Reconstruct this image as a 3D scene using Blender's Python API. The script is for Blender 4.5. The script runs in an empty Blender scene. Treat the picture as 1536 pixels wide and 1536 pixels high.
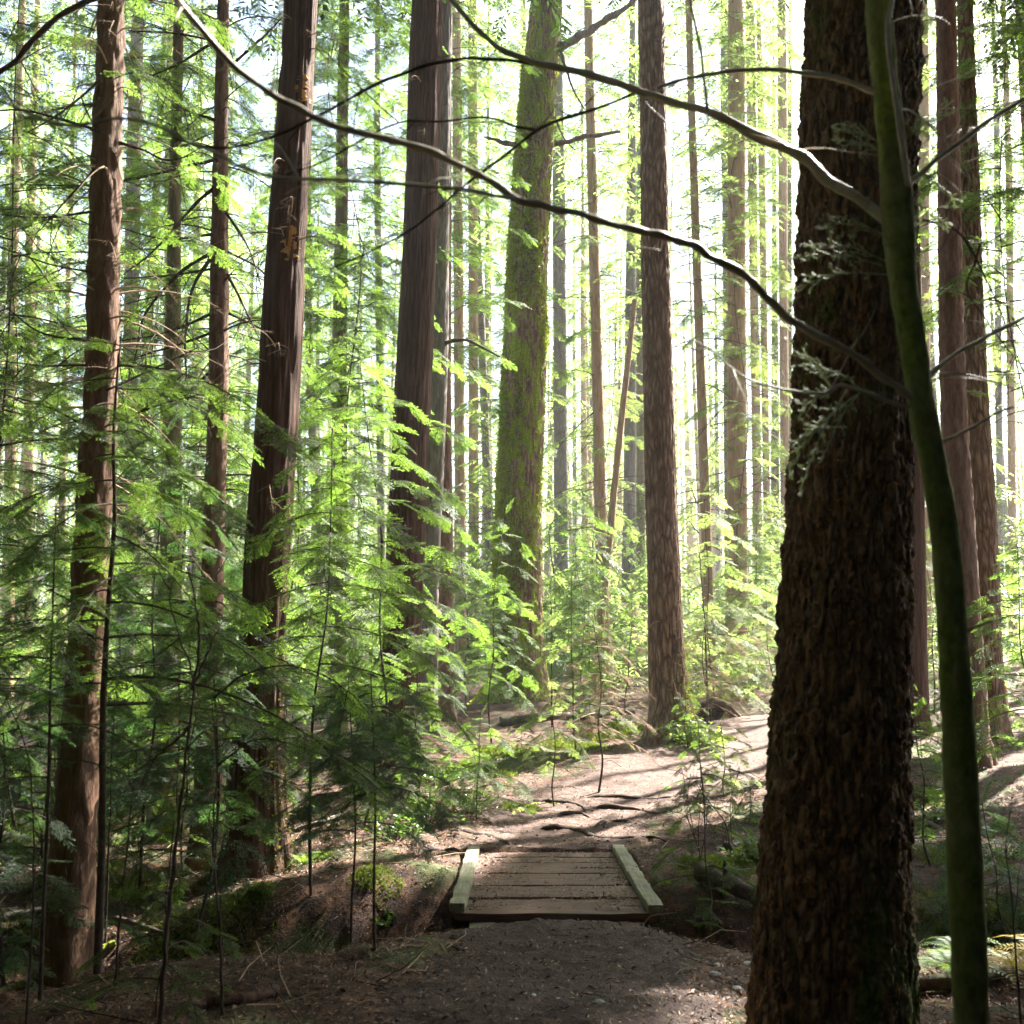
import bpy, math, random
import numpy as np
from mathutils import Vector, Matrix
R = math.radians
rng = np.random.default_rng(7)
random.seed(7)
sc = bpy.context.scene

# ------------------------------------------------------------------ camera, sky, sun, exposure
PITCH = R(7.5); F = 1650.0; CZ = 1.6
cam_d = bpy.data.cameras.new('camera'); cam = bpy.data.objects.new('camera', cam_d)
sc.collection.objects.link(cam); sc.camera = cam
cam.location = (0, 0, CZ); cam.rotation_euler = (R(90) + PITCH, 0, 0)
cam_d.sensor_width = 36; cam_d.lens = 36 * F / 1536
cam_d.clip_start = 0.05; cam_d.clip_end = 2000
cam_d.dof.use_dof = True; cam_d.dof.focus_distance = 12; cam_d.dof.aperture_fstop = 4.0

SUN_AZ, SUN_EL = R(45), R(46)
SX, SY, SZ = math.sin(SUN_AZ) * math.cos(SUN_EL), math.cos(SUN_AZ) * math.cos(SUN_EL), math.sin(SUN_EL)
w = bpy.data.worlds.new('World'); sc.world = w; w.use_nodes = True
nt = w.node_tree; bg = nt.nodes['Background']
sky = nt.nodes.new('ShaderNodeTexSky'); sky.sky_type = 'NISHITA'; sky.sun_disc = False
sky.sun_elevation = SUN_EL; sky.sun_rotation = SUN_AZ
sky.air_density = 1.0; sky.dust_density = 2.5
nt.links.new(sky.outputs[0], bg.inputs[0]); bg.inputs[1].default_value = 0.068
sun_d = bpy.data.lights.new('sun', 'SUN'); sun_d.energy = 5.0; sun_d.angle = R(0.5); sun_d.color = (1, .97, .90)
sun = bpy.data.objects.new('sun', sun_d); sc.collection.objects.link(sun)
sun.rotation_euler = Vector((SX, SY, SZ)).to_track_quat('Z', 'Y').to_euler()
sc.view_settings.view_transform = 'Standard'; sc.view_settings.look = 'None'
sc.view_settings.gamma = 1; sc.view_settings.exposure = 3.3
cy = sc.cycles
try:
    cy.use_denoising = True
    cy.denoiser = 'OPENIMAGEDENOISE'
except Exception:
    pass
cy.max_bounces = 6; cy.diffuse_bounces = 2; cy.glossy_bounces = 2; cy.transmission_bounces = 4
cy.volume_bounces = 0; cy.transparent_max_bounces = 4; cy.sample_clamp_indirect = 4
cy.caustics_reflective = False; cy.caustics_refractive = False

# ------------------------------------------------------------------ helpers
def P(px, py, Y):
    """point seen at photo pixel (px,py) at world depth Y"""
    a = (px - 768) / F; b = -(py - 768) / F
    dy = math.cos(PITCH) - b * math.sin(PITCH); dz = math.sin(PITCH) + b * math.cos(PITCH)
    t = Y / dy
    return np.array([a * t, Y, CZ + dz * t])

def _hash(ix, iy, iz, seed):
    h = (ix.astype(np.uint32) * np.uint32(374761393) + iy.astype(np.uint32) * np.uint32(668265263)
         + iz.astype(np.uint32) * np.uint32(2147483647) + np.uint32(seed * 1013904223 & 0xffffffff))
    h = (h ^ (h >> np.uint32(13))) * np.uint32(1274126177)
    h = h ^ (h >> np.uint32(16))
    return (h & np.uint32(0xffffff)).astype(np.float64) / 0xffffff * 2 - 1

def noise(x, y, z=0.0, seed=0):
    x, y, z = np.broadcast_arrays(np.asarray(x, float), np.asarray(y, float), np.asarray(z, float))
    fx, fy, fz = np.floor(x), np.floor(y), np.floor(z)
    ix, iy, iz = fx.astype(np.int64), fy.astype(np.int64), fz.astype(np.int64)
    tx, ty, tz = x - fx, y - fy, z - fz
    tx = tx * tx * (3 - 2 * tx); ty = ty * ty * (3 - 2 * ty); tz = tz * tz * (3 - 2 * tz)
    out = 0
    for dx in (0, 1):
        for dy in (0, 1):
            for dz in (0, 1):
                wgt = (tx if dx else 1 - tx) * (ty if dy else 1 - ty) * (tz if dz else 1 - tz)
                out = out + wgt * _hash((ix + dx) & 0xffff, (iy + dy) & 0xffff, (iz + dz) & 0xffff, seed)
    return out

def fbm(x, y, z=0.0, o=4, seed=0):
    s, a, f = 0, 1, 1
    for i in range(o):
        s = s + a * noise(x * f, y * f, np.asarray(z) * f, seed + i * 17); a *= .5; f *= 2.03
    return s

def sstep(a, b, x):
    t = np.clip((x - a) / (b - a), 0, 1); return t * t * (3 - 2 * t)

# path centre line: x as a function of y
PY = np.array([-5, 0, 5, 7.3, 9.6, 11.5, 13, 15, 17, 19, 22, 26, 34, 60])
PX = np.array([0.2, 0.2, 0.25, .27, .27, .75, 1.55, 2.5, 3.45, 4.6, 6.6, 9.5, 15, 30])
PW = np.array([.9, .9, .8, .6, .65, .95, 1.2, 1.2, 1.0, .9, .9, .9, .9, .9])
def path_x(y): return np.interp(y, PY, PX)
def path_w(y): return np.interp(y, PY, PW)

def Hs(x, y):
    x = np.asarray(x, float); y = np.asarray(y, float)
    up = np.interp(y, [-20, 9.5, 11.5, 17, 19, 30, 60, 150, 700], [0, 0, .1, .45, .62, 1.15, 1.6, 1.6, 1.6])
    left = sstep(-1.0, -4.5, x)
    z = up * (1 - .55 * left) - .2 * sstep(-1.2, -2.8, x) * sstep(2, 6, y)
    z = z + .35 * sstep(3, 9, x) * sstep(5, 12, y) * 1.0
    gc = np.interp(x, [-6, -3, -1.0, .27, 1.5, 3, 6], [6.9, 7.1, 7.25, 8.1, 7.3, 7.4, 7.8])
    gd = np.interp(x, [-6, -3, -1.2, .3, 2.0, 3.5, 6], [.1, .3, .62, .6, .55, .4, .25])
    z = z - gd * np.exp(-(np.abs(y - gc) / .5) ** 2.6)
    pm = np.exp(-((x - path_x(y)) / (path_w(y) * 1.1)) ** 2)
    z = z - .05 * pm * sstep(9.4, 10.5, y)
    return z
def H(x, y):
    x = np.asarray(x, float); y = np.asarray(y, float)
    pm = np.exp(-((x - path_x(y)) / (path_w(y) * 1.1)) ** 4)
    far = np.clip(y / 30, 0, 3)
    z = Hs(x, y) + (.09 + .1 * far) * (1 - .8 * pm) * noise(x * .45, y * .45, 0, 3) + .05 * (1 - .5 * pm) * noise(x * 1.7, y * 1.7, 0, 5)
    z = z + .022 * (1 - .6 * pm) * noise(x * 6, y * 6, 0, 8)
    z = np.where((abs(x - .28) < .68) & (y > 7.05) & (y < 9.34), np.minimum(z, -.06 - .05 * sstep(7.05, 7.3, y)), z)
    z = z + np.where(y < 18, .009 * (1 - .3 * pm) * noise(x * 19, y * 19, 0, 9) + .005 * noise(x * 47, y * 47, 0, 10), 0)
    return z
def G(px, py):
    """ground point seen at a photo pixel"""
    lo, hi = 2.0, 60.0
    Ys = np.concatenate([np.arange(2.5, 20, .05), np.arange(20, 80, .5)])
    for Y in Ys:
        p = P(px, py, Y)
        if p[2] <= float(H(p[0], p[1])):
            return np.array([p[0], p[1], float(H(p[0], p[1]))])
    return P(px, py, 60)

def mesh_np(name, V, Q, mats, mi=None, smooth=False):
    me = bpy.data.meshes.new(name)
    V = np.ascontiguousarray(V, dtype=np.float32); Q = np.ascontiguousarray(Q, dtype=np.int32)
    me.vertices.add(len(V)); me.vertices.foreach_set('co', V.ravel())
    n, k = Q.shape
    me.loops.add(n * k); me.loops.foreach_set('vertex_index', Q.ravel())
    me.polygons.add(n); me.polygons.foreach_set('loop_start', np.arange(0, n * k, k, dtype=np.int32))
    for m in mats: me.materials.append(m)
    if mi is not None: me.polygons.foreach_set('material_index', np.asarray(mi, dtype=np.int32))
    me.polygons.foreach_set('use_smooth', np.full(n, bool(smooth)))
    me.update(calc_edges=True)
    return me

col = sc.collection
def obj(name, me, parent=None, loc=None):
    o = bpy.data.objects.new(name, me); col.objects.link(o)
    if parent is not None: o.parent = parent
    if loc is not None: o.location = loc
    return o
def tag(o, label=None, cat=None, group=None, kind=None):
    if label: o['label'] = label
    if cat: o['category'] = cat
    if group: o['group'] = group
    if kind: o['kind'] = kind
    return o
def thing(name, label, cat, loc, group=None):
    o = bpy.data.objects.new(name, None); col.objects.link(o); o.location = loc
    o.empty_display_size = .2
    return tag(o, label, cat, group)
def copy_thing(r, loc, rz=0, s=1.0, label=None, rx=0, ry=0):
    c = r.copy(); col.objects.link(c); c.location = loc; c.rotation_euler = (rx, ry, rz); c.scale = (s, s, s)
    if label: c['label'] = label
    for ch in r.children:
        d = ch.copy(); col.objects.link(d); d.parent = c
    return c

class Geo:
    """collects quads for one mesh"""
    def __init__(s): s.V = []; s.Q = []; s.M = []; s.n = 0
    def add(s, V, Q, m=0):
        if len(Q) == 0: return
        V = np.asarray(V); Q = np.asarray(Q)
        s.V.append(V); s.Q.append(Q + s.n); s.M.append(np.full(len(Q), m)); s.n += len(V)
    def mesh(s, name, mats, smooth=False):
        return mesh_np(name, np.concatenate(s.V), np.concatenate(s.Q), mats, np.concatenate(s.M), smooth)

def unit(v):
    return v / np.maximum(np.linalg.norm(v, axis=-1, keepdims=True), 1e-9)

def blades(B, D, N, L, Wd, fold=.15):
    """diamond blades: base B, direction D, plane normal N, length L, half width Wd"""
    D = unit(D); S = unit(np.cross(D, N))
    L = np.asarray(L)[..., None]; Wd = np.asarray(Wd)[..., None]
    U = unit(np.cross(S, D))
    m = B + D * L * .45
    V = np.stack([B, m + S * Wd + U * Wd * fold, B + D * L, m - S * Wd + U * Wd * fold], axis=1).reshape(-1, 3)
    n = len(B)
    return V, np.arange(n * 4).reshape(n, 4)

def prisms(A, B, r0, r1):
    """three-sided sticks from A to B"""
    D = unit(B - A); up = np.where(np.abs(D[:, 2:3]) > .9, np.array([[1., 0, 0]]), np.array([[0, 0, 1.]]))
    S = unit(np.cross(D, up)); T = np.cross(S, D)
    vs = []
    for k in range(3):
        a = k * 2 * math.pi / 3
        o = S * math.cos(a) + T * math.sin(a)
        vs.append(A + o * np.asarray(r0)[:, None]); 
    for k in range(3):
        a = k * 2 * math.pi / 3
        o = S * math.cos(a) + T * math.sin(a)
        vs.append(B + o * np.asarray(r1)[:, None])
    V = np.stack(vs, axis=1).reshape(-1, 3)
    n = len(A); b = np.arange(n)[:, None] * 6
    Q = np.concatenate([b + np.array([[0, 1, 4, 3]]), b + np.array([[1, 2, 5, 4]]), b + np.array([[2, 0, 3, 5]])])
    return V, Q

def smooth_line(pts, n):
    pts = np.asarray(pts, float)
    d = np.concatenate([[0], np.cumsum(np.linalg.norm(np.diff(pts[:, :3], axis=0), axis=1))])
    t = np.linspace(0, d[-1], n)
    # catmull-rom like tangents (Hermite)
    m = np.gradient(pts, d, axis=0)
    i = np.clip(np.searchsorted(d, t, side='right') - 1, 0, len(d) - 2)
    h = (d[i + 1] - d[i])[:, None]; u = ((t - d[i])[:, None]) / h
    h00 = 2 * u**3 - 3 * u**2 + 1; h10 = u**3 - 2 * u**2 + u; h01 = -2 * u**3 + 3 * u**2; h11 = u**3 - u**2
    return h00 * pts[i] + h10 * h * m[i] + h01 * pts[i + 1] + h11 * h * m[i + 1]

def tube(pts, rad, sides=8, n=None, knob=0, seed=0, flat=1.0):
    pts = np.asarray(pts, float); rad = np.asarray(rad, float)
    if n is None: n = max(3, len(pts) * 4)
    pr = smooth_line(np.concatenate([pts, rad[:, None]], axis=1), n)
    C, r = pr[:, :3], np.maximum(pr[:, 3], .0005)
    T = unit(np.gradient(C, axis=0))
    up = np.array([0, 0, 1.]) if abs(T[:, 2]).mean() < .8 else np.array([0, 1., 0])
    S = unit(np.cross(T, up)); U = np.cross(S, T)
    a = np.linspace(0, 2 * math.pi, sides, endpoint=False)
    ring = S[:, None, :] * np.cos(a)[None, :, None] + flat * U[:, None, :] * np.sin(a)[None, :, None]
    rr = r[:, None] * np.ones(sides)[None]
    if knob:
        q = C[:, None, :] + ring * .05
        rr = rr * (1 + knob * noise(q[..., 0] * 14, q[..., 1] * 14, q[..., 2] * 14, seed))
    V = (C[:, None, :] + ring * rr[..., None]).reshape(-1, 3)
    i = np.arange(n - 1)[:, None] * sides; j = np.arange(sides)[None]; k = (j + 1) % sides
    Q = np.stack([i + j, i + k, i + sides + k, i + sides + j], axis=-1).reshape(-1, 4)
    # caps
    V = np.concatenate([V, C[:1], C[-1:]]); nv = len(V)
    capA = np.array([[nv - 2, (q + 1) % sides, q, q] for q in range(sides)])
    e = (n - 1) * sides
    if sides % 2 == 0:
        capA = np.array([[nv - 2, (q + 2) % sides, q + 1, q] for q in range(0, sides, 2)])
        capB = np.array([[nv - 1, e + q, e + q + 1, e + (q + 2) % sides] for q in range(0, sides, 2)])
        Q = np.concatenate([Q, capA, capB])
    return V, Q

def box(cx, cy_, cz, sx, sy, sz):
    V = np.array([[x, y, z] for z in (-1, 1) for y in (-1, 1) for x in (-1, 1)], float) * np.array([sx, sy, sz]) / 2 + np.array([cx, cy_, cz])
    Q = np.array([[0, 2, 3, 1], [4, 5, 7, 6], [0, 1, 5, 4], [2, 6, 7, 3], [0, 4, 6, 2], [1, 3, 7, 5]])
    return V, Q

# ------------------------------------------------------------------ materials
def new_mat(name):
    m = bpy.data.materials.new(name); m.use_nodes = True
    return m, m.node_tree.nodes, m.node_tree.links, m.node_tree.nodes['Principled BSDF']
def coords(N, L, scale, kind='Object', warp=0):
    tc = N.new('ShaderNodeTexCoord'); mp = N.new('ShaderNodeMapping'); mp.inputs['Scale'].default_value = scale
    L.new(tc.outputs[kind], mp.inputs[0]); return mp.outputs[0]
def ntex(N, L, vec, scale, detail=4, rough=.6, dist=0):
    n = N.new('ShaderNodeTexNoise'); n.inputs['Scale'].default_value = scale; n.inputs['Detail'].default_value = detail
    n.inputs['Roughness'].default_value = rough; n.inputs['Distortion'].default_value = dist
    L.new(vec, n.inputs['Vector']); return n.outputs['Fac']
def ramp(N, L, fac, stops):
    r = N.new('ShaderNodeValToRGB'); e = r.color_ramp.elements
    e[0].position, e[0].color = stops[0][0], (*stops[0][1], 1); e[1].position, e[1].color = stops[-1][0], (*stops[-1][1], 1)
    for p, c in stops[1:-1]:
        q = e.new(p); q.color = (*c, 1)
    L.new(fac, r.inputs[0]); return r.outputs[0]
def mix(N, L, fac, a, b, mode='MIX'):
    m = N.new('ShaderNodeMix'); m.data_type = 'RGBA'; m.blend_type = mode
    for s, v in ((m.inputs[0], fac), (m.inputs[6], a), (m.inputs[7], b)):
        if isinstance(v, (int, float)): s.default_value = v
        elif isinstance(v, tuple): s.default_value = (*v, 1)
        else: L.new(v, s)
    return m.outputs[2]
def math_n(N, L, op, a, b=0.0):
    m = N.new('ShaderNodeMath'); m.operation = op
    for s, v in ((m.inputs[0], a), (m.inputs[1], b)):
        if isinstance(v, (int, float)): s.default_value = v
        else: L.new(v, s)
    return m.outputs[0]
def bump(N, L, h, strength, dist, normal=None):
    b = N.new('ShaderNodeBump'); b.inputs['Strength'].default_value = strength; b.inputs['Distance'].default_value = dist
    L.new(h, b.inputs['Height'])
    if normal is not None: L.new(normal, b.inputs['Normal'])
    return b.outputs[0]

def bark_mat(name, dark, mid, light, sx=16, sz=3, bs=.8, bd=.02, moss=None, moss_col=(.1, .17, .02), vor=False, spot=None, rough=.85):
    m, N, L, bs_ = new_mat(name)
    v = coords(N, L, (sx, sx, sz))
    n1 = ntex(N, L, v, 1.0, 6, .65, .6)
    if vor:
        vd = N.new('ShaderNodeTexVoronoi'); vd.feature = 'DISTANCE_TO_EDGE'; vd.inputs['Scale'].default_value = 1.0
        nz = N.new('ShaderNodeTexNoise'); nz.inputs['Scale'].default_value = .8; nz.inputs['Detail'].default_value = 3; L.new(v, nz.inputs['Vector'])
        vm = N.new('ShaderNodeVectorMath'); vm.operation = 'MULTIPLY_ADD'; L.new(nz.outputs['Color'], vm.inputs[0]); vm.inputs[1].default_value = (1.2, 1.2, 1.2); L.new(v, vm.inputs[2])
        L.new(vm.outputs[0], vd.inputs['Vector'])
        edge = math_n(N, L, 'MINIMUM', math_n(N, L, 'MULTIPLY', vd.outputs['Distance'], 3.0), 1.0)
        hgt = math_n(N, L, 'ADD', math_n(N, L, 'MULTIPLY', edge, .7), math_n(N, L, 'MULTIPLY', n1, .5))
        cfac = math_n(N, L, 'ADD', math_n(N, L, 'MULTIPLY', edge, .35), math_n(N, L, 'MULTIPLY', n1, .65))
    else:
        hgt = n1; cfac = n1
    c = ramp(N, L, cfac, [(.3, dark), (.5, mid), (.72, light)])
    v2 = coords(N, L, (1, 1, .45))
    big = ntex(N, L, v2, 2.2, 4, .6)
    c = mix(N, L, ramp(N, L, big, [(.35, (.0, .0, .0)), (.7, (.55, .55, .55))]), c, mid)
    if spot:
        fl = ntex(N, L, coords(N, L, (1, 1, .5)), 30, 3, .6)
        c = mix(N, L, ramp(N, L, fl, [(.58, (0, 0, 0)), (.66, (.8, .8, .8))]), c, spot)
    if moss:
        mn = ntex(N, L, coords(N, L, (1, 1, .35)), moss[0], 6, .7)
        mf = ramp(N, L, mn, [(moss[1], (0, 0, 0)), (moss[1] + .1, (1, 1, 1))])
        mg = ntex(N, L, coords(N, L, (1, 1, 1)), 40, 3, .6)
        mc = ramp(N, L, mg, [(.3, tuple(q * .5 for q in moss_col)), (.7, tuple(q * 1.5 for q in moss_col))])
        c = mix(N, L, mf, c, mc)
    L.new(c, bs_.inputs['Base Color']); bs_.inputs['Roughness'].default_value = rough
    bs_.inputs['Specular IOR Level'].default_value = .25
    fine = ntex(N, L, coords(N, L, (1, 1, .4)), 90, 4, .6)
    hh = math_n(N, L, 'ADD', hgt, math_n(N, L, 'MULTIPLY', fine, .25))
    L.new(bump(N, L, hh, bs, bd), bs_.inputs['Normal'])
    return m

def leaf_mat(name, c0, c1, trans, tfac=.45, rough=.5, ns=1.6):
    m, N, L, b = new_mat(name)
    v = coords(N, L, (1, 1, 1))
    n1 = ntex(N, L, v, ns, 3, .6); n2 = ntex(N, L, v, 22, 2, .5)
    f = math_n(N, L, 'ADD', math_n(N, L, 'MULTIPLY', n1, .6), math_n(N, L, 'MULTIPLY', n2, .4))
    c = ramp(N, L, f, [(.38, c0), (.62, c1)])
    L.new(c, b.inputs['Base Color']); b.inputs['Roughness'].default_value = rough; b.inputs['Specular IOR Level'].default_value = .35
    t = N.new('ShaderNodeBsdfTranslucent')
    tc = ramp(N, L, f, [(.38, tuple(q * .6 for q in trans)), (.62, trans)])
    L.new(tc, t.inputs['Color'])
    mx = N.new('ShaderNodeMixShader'); mx.inputs[0].default_value = tfac
    L.new(b.outputs[0], mx.inputs[1]); L.new(t.outputs[0], mx.inputs[2])
    L.new(mx.outputs[0], N['Material Output'].inputs['Surface'])
    return m

M = {}
M['fir'] = bark_mat('fir_bark', (.06, .036, .018), (.20, .12, .06), (.38, .235, .115), 24, 6, 1.0, .02, moss=(2.2, .54), moss_col=(.10, .14, .02), vor=True, spot=(.42, .19, .06))
M['hemlock'] = bark_mat('hemlock_bark', (.06, .032, .02), (.165, .09, .053), (.30, .185, .12), 26, 6, .9, .015)
M['hemlock_pale'] = bark_mat('braided_bark', (.055, .03, .017), (.20, .115, .065), (.36, .24, .15), 15, 3.2, 1.0, .03, vor=True, moss=(2.0, .66))
M['cedar'] = bark_mat('cedar_bark', (.028, .014, .009), (.095, .048, .029), (.18, .10, .062), 34, 2.6, 1.0, .03, moss=(2.2, .64), moss_col=(.07, .11, .02))
M['grey'] = bark_mat('grey_bark', (.07, .055, .045), (.17, .14, .115), (.3, .26, .22), 26, 4, .9, .02)
M['mossy'] = bark_mat('mossy_bark', (.09, .05, .03), (.26, .15, .10), (.42, .27, .19), 14, 2.0, 1.0, .04, vor=True, moss=(6.5, .46), moss_col=(.26, .34, .015))
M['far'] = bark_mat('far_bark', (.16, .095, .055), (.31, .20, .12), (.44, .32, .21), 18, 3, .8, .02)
M['far_moss'] = bark_mat('far_mossy_bark', (.07, .05, .03), (.17, .13, .08), (.27, .2, .14), 18, 3, .8, .02, moss=(3, .5), moss_col=(.10, .15, .02))
M['sapling'] = bark_mat('sapling_bark', (.07, .08, .025), (.20, .215, .06), (.38, .35, .16), 22, 16, .8, .006, moss=(7, .5), moss_col=(.17, .21, .03), rough=.9)
M['limb'] = bark_mat('limb_bark', (.26, .21, .13), (.50, .42, .29), (.66, .57, .43), 14, 14, .3, .004, rough=.45)
M['twig'] = bark_mat('dark_twig', (.035, .025, .018), (.07, .05, .035), (.13, .10, .07), 20, 20, .3, .004)
M['dry'] = bark_mat('dry_twig', (.20, .13, .08), (.36, .25, .16), (.50, .38, .26), 20, 20, .3, .004)
M['wood'] = bark_mat('bare_orange_wood', (.24, .09, .02), (.50, .24, .05), (.62, .36, .12), 40, 4, .5, .01)
M['root'] = bark_mat('root_bark', (.02, .013, .01), (.06, .038, .026), (.14, .095, .07), 10, 10, .8, .02)
M['log'] = bark_mat('log_bark', (.03, .022, .017), (.08, .06, .045), (.18, .14, .11), 12, 12, .8, .02, moss=(3, .56), moss_col=(.09, .13, .02))
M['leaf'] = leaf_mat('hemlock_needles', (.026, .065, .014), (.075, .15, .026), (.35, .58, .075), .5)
M['sprig'] = leaf_mat('sunlit_twig', (.30, .34, .20), (.42, .46, .30), (.6, .66, .4), .5)  # pale colour stands in for sunlight on the sprigs
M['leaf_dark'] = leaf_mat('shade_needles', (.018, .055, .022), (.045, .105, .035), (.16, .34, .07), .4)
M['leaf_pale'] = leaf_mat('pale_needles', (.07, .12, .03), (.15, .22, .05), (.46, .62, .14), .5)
M['leaf_far'] = leaf_mat('far_needles', (.055, .10, .025), (.12, .19, .04), (.46, .66, .16), .6, ns=.5)
M['canopy'] = leaf_mat('canopy_needles', (.02, .05, .015), (.05, .09, .02), (.10, .19, .04), .15)
M['salal'] = leaf_mat('broad_leaf', (.03, .07, .02), (.07, .13, .03), (.26, .44, .05), .35, rough=.22, ns=8)
M['fern'] = leaf_mat('fern_leaf', (.05, .11, .02), (.10, .18, .03), (.40, .56, .06), .45, ns=4)
M['fern_yellow'] = leaf_mat('yellow_fern_leaf', (.22, .17, .02), (.36, .28, .04), (.6, .5, .06), .45, ns=4)
M['moss'] = leaf_mat('moss_tuft', (.04, .065, .01), (.09, .13, .016), (.25, .32, .03), .35, ns=3)

# forest floor
def floor_mat(name, path=False, near_shade=False):
    m, N, L, b = new_mat(name)
    v = coords(N, L, (1, 1, 1))
    n1 = ntex(N, L, v, 9, 8, .72); n2 = ntex(N, L, v, .8, 4, .6); n3 = ntex(N, L, v, 70, 3, .7)
    if path:
        c = ramp(N, L, n1, [(.32, (.025, .012, .009)), (.5, (.075, .040, .029)), (.68, (.165, .10, .076))])
        c = mix(N, L, ramp(N, L, n2, [(.4, (0, 0, 0)), (.65, (.5, .5, .5))]), c, (.10, .055, .035))
    else:
        c = ramp(N, L, n1, [(.32, (.016, .009, .006)), (.5, (.065, .030, .015)), (.68, (.19, .09, .04))])
        mf = ramp(N, L, ntex(N, L, v, 1.1, 6, .65), [(.52, (0, 0, 0)), (.60, (.8, .8, .8))])
        mc = ramp(N, L, n3, [(.35, (.02, .032, .006)), (.65, (.07, .105, .014))])
        c = mix(N, L, mf, c, mc)
    if near_shade: c = mix(N, L, .74, c, (.022, .009, .005))  # near soil darker and redder, foreground shade put into its colour too
    # pale chips and needles
    sp = ntex(N, L, v, 55, 2, .5, 1.5)
    c = mix(N, L, ramp(N, L, sp, [(.66, (0, 0, 0)), (.70, (.7, .7, .7))]), c, (.36, .25, .17))
    L.new(c, b.inputs['Base Color']); b.inputs['Roughness'].default_value = .85; b.inputs['Specular IOR Level'].default_value = .3
    h = math_n(N, L, 'ADD', n1, math_n(N, L, 'MULTIPLY', n3, .5))
    L.new(bump(N, L, h, .9, .03), b.inputs['Normal'])
    return m
M['floor'] = floor_mat('forest_floor'); M['path'] = floor_mat('path_dirt', True); M['path_near_shade'] = floor_mat('shaded_path_dirt', True, True)

def plank_mat(name, d, c_, l, moss=False):
    m, N, L, b = new_mat(name)
    oi = N.new('ShaderNodeObjectInfo')
    v = coords(N, L, (1.6, 22, 22) if not moss else (22, 1.6, 22))
    ad = N.new('ShaderNodeVectorMath'); ad.operation = 'ADD'; L.new(v, ad.inputs[0])
    cb = N.new('ShaderNodeCombineXYZ'); L.new(math_n(N, L, 'MULTIPLY', oi.outputs['Random'], 40), cb.inputs[0]); L.new(cb.outputs[0], ad.inputs[1])
    n1 = ntex(N, L, ad.outputs[0], 2.0, 7, .7, .3)
    c = ramp(N, L, n1, [(.3, d), (.5, c_), (.7, l)])
    n2 = ntex(N, L, coords(N, L, (1, 1, 1), 'Object'), 4, 6, .7)
    if moss:
        mf = ramp(N, L, n2, [(.5, (0, 0, 0)), (.62, (.75, .75, .75))]); c = mix(N, L, mf, c, (.15, .17, .04))
    else:
        mf = ramp(N, L, n2, [(.45, (0, 0, 0)), (.62, (.85, .85, .85))]); c = mix(N, L, mf, c, (.10, .058, .034))
    L.new(c, b.inputs['Base Color']); b.inputs['Roughness'].default_value = .7
    L.new(bump(N, L, n1, .7, .012), b.inputs['Normal'])
    return m
M['plank'] = plank_mat('deck_boards', (.035, .015, .011), (.12, .047, .032), (.21, .10, .07))
M['curb'] = plank_mat('curb_timber', (.09, .08, .05), (.19, .175, .115), (.30, .28, .20), True)
m, N, L, b = new_mat('stone'); v = coords(N, L, (1, 1, 1))
L.new(ramp(N, L, ntex(N, L, v, 14, 5, .6), [(.35, (.2, .2, .18)), (.65, (.42, .42, .39))]), b.inputs['Base Color']); b.inputs['Roughness'].default_value = .7
M['stone'] = m

# ------------------------------------------------------------------ ground and path
def ground_mesh():
    def axis(parts):
        out = []
        for a, b_, s in parts: out.append(np.arange(a, b_, s))
        return np.concatenate(out)
    xs = axis([(-4.5, 4.5, .03)]); g = np.cumsum(.03 * 1.06 ** np.arange(170)); g = g[g < 900]
    xs = np.concatenate([-4.5 - g[::-1], xs, 4.5 + g])
    ys = axis([(3.5, 13, .028), (13, 20, .05)]); g2 = np.cumsum(.05 * 1.05 ** np.arange(170)); g2 = g2[g2 < 900]; g3 = np.cumsum(.06 * 1.1 ** np.arange(60)); g3 = g3[g3 < 300]
    ys = np.concatenate([3.5 - g3[::-1], ys, 20 + g2])
    X, Y = np.meshgrid(xs, ys); Z = H(X, Y)
    V = np.stack([X, Y, Z], -1).reshape(-1, 3); nx, ny = len(xs), len(ys)
    i = np.arange(ny - 1)[:, None] * nx; j = np.arange(nx - 1)[None]
    Q = np.stack([i + j, i + j + 1, i + nx + j + 1, i + nx + j], -1).reshape(-1, 4)
    return mesh_np('ground', V, Q, [M['floor']], smooth=True)
tag(obj('ground', ground_mesh()), kind='structure')

def path_mesh(y0, y1, sy, name, mt='path'):
    ys = np.arange(y0, y1, sy); n = 61; t = np.linspace(-1, 1, n)
    Y, T = np.meshgrid(ys, t, indexing='ij')
    wl = path_w(Y) * (1 + .18 * fbm(Y * .9, np.sign(T) * 3, 0, 4, 31)) + .10 * fbm(Y * 6, np.sign(T) * 3, 0, 3, 41) * sstep(.7, 1, abs(T))
    X = path_x(Y) + T * wl
    Z = H(X, Y) + .006 - .03 * sstep(.93, 1, abs(T))
    V = np.stack([X, Y, Z], -1).reshape(-1, 3)
    i = np.arange(len(ys) - 1)[:, None] * n; j = np.arange(n - 1)[None]
    Q = np.stack([i + j, i + j + 1, i + n + j + 1, i + n + j], -1).reshape(-1, 4)
    return mesh_np(name, V, Q, [M[mt]], smooth=True)
g_ = obj('path', path_mesh(2.0, 7.22, .03, 'path', 'path_near_shade')); tag(g_, kind='structure')
g_ = obj('path', path_mesh(9.33, 45, .04, 'path')); tag(g_, kind='structure')

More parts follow.
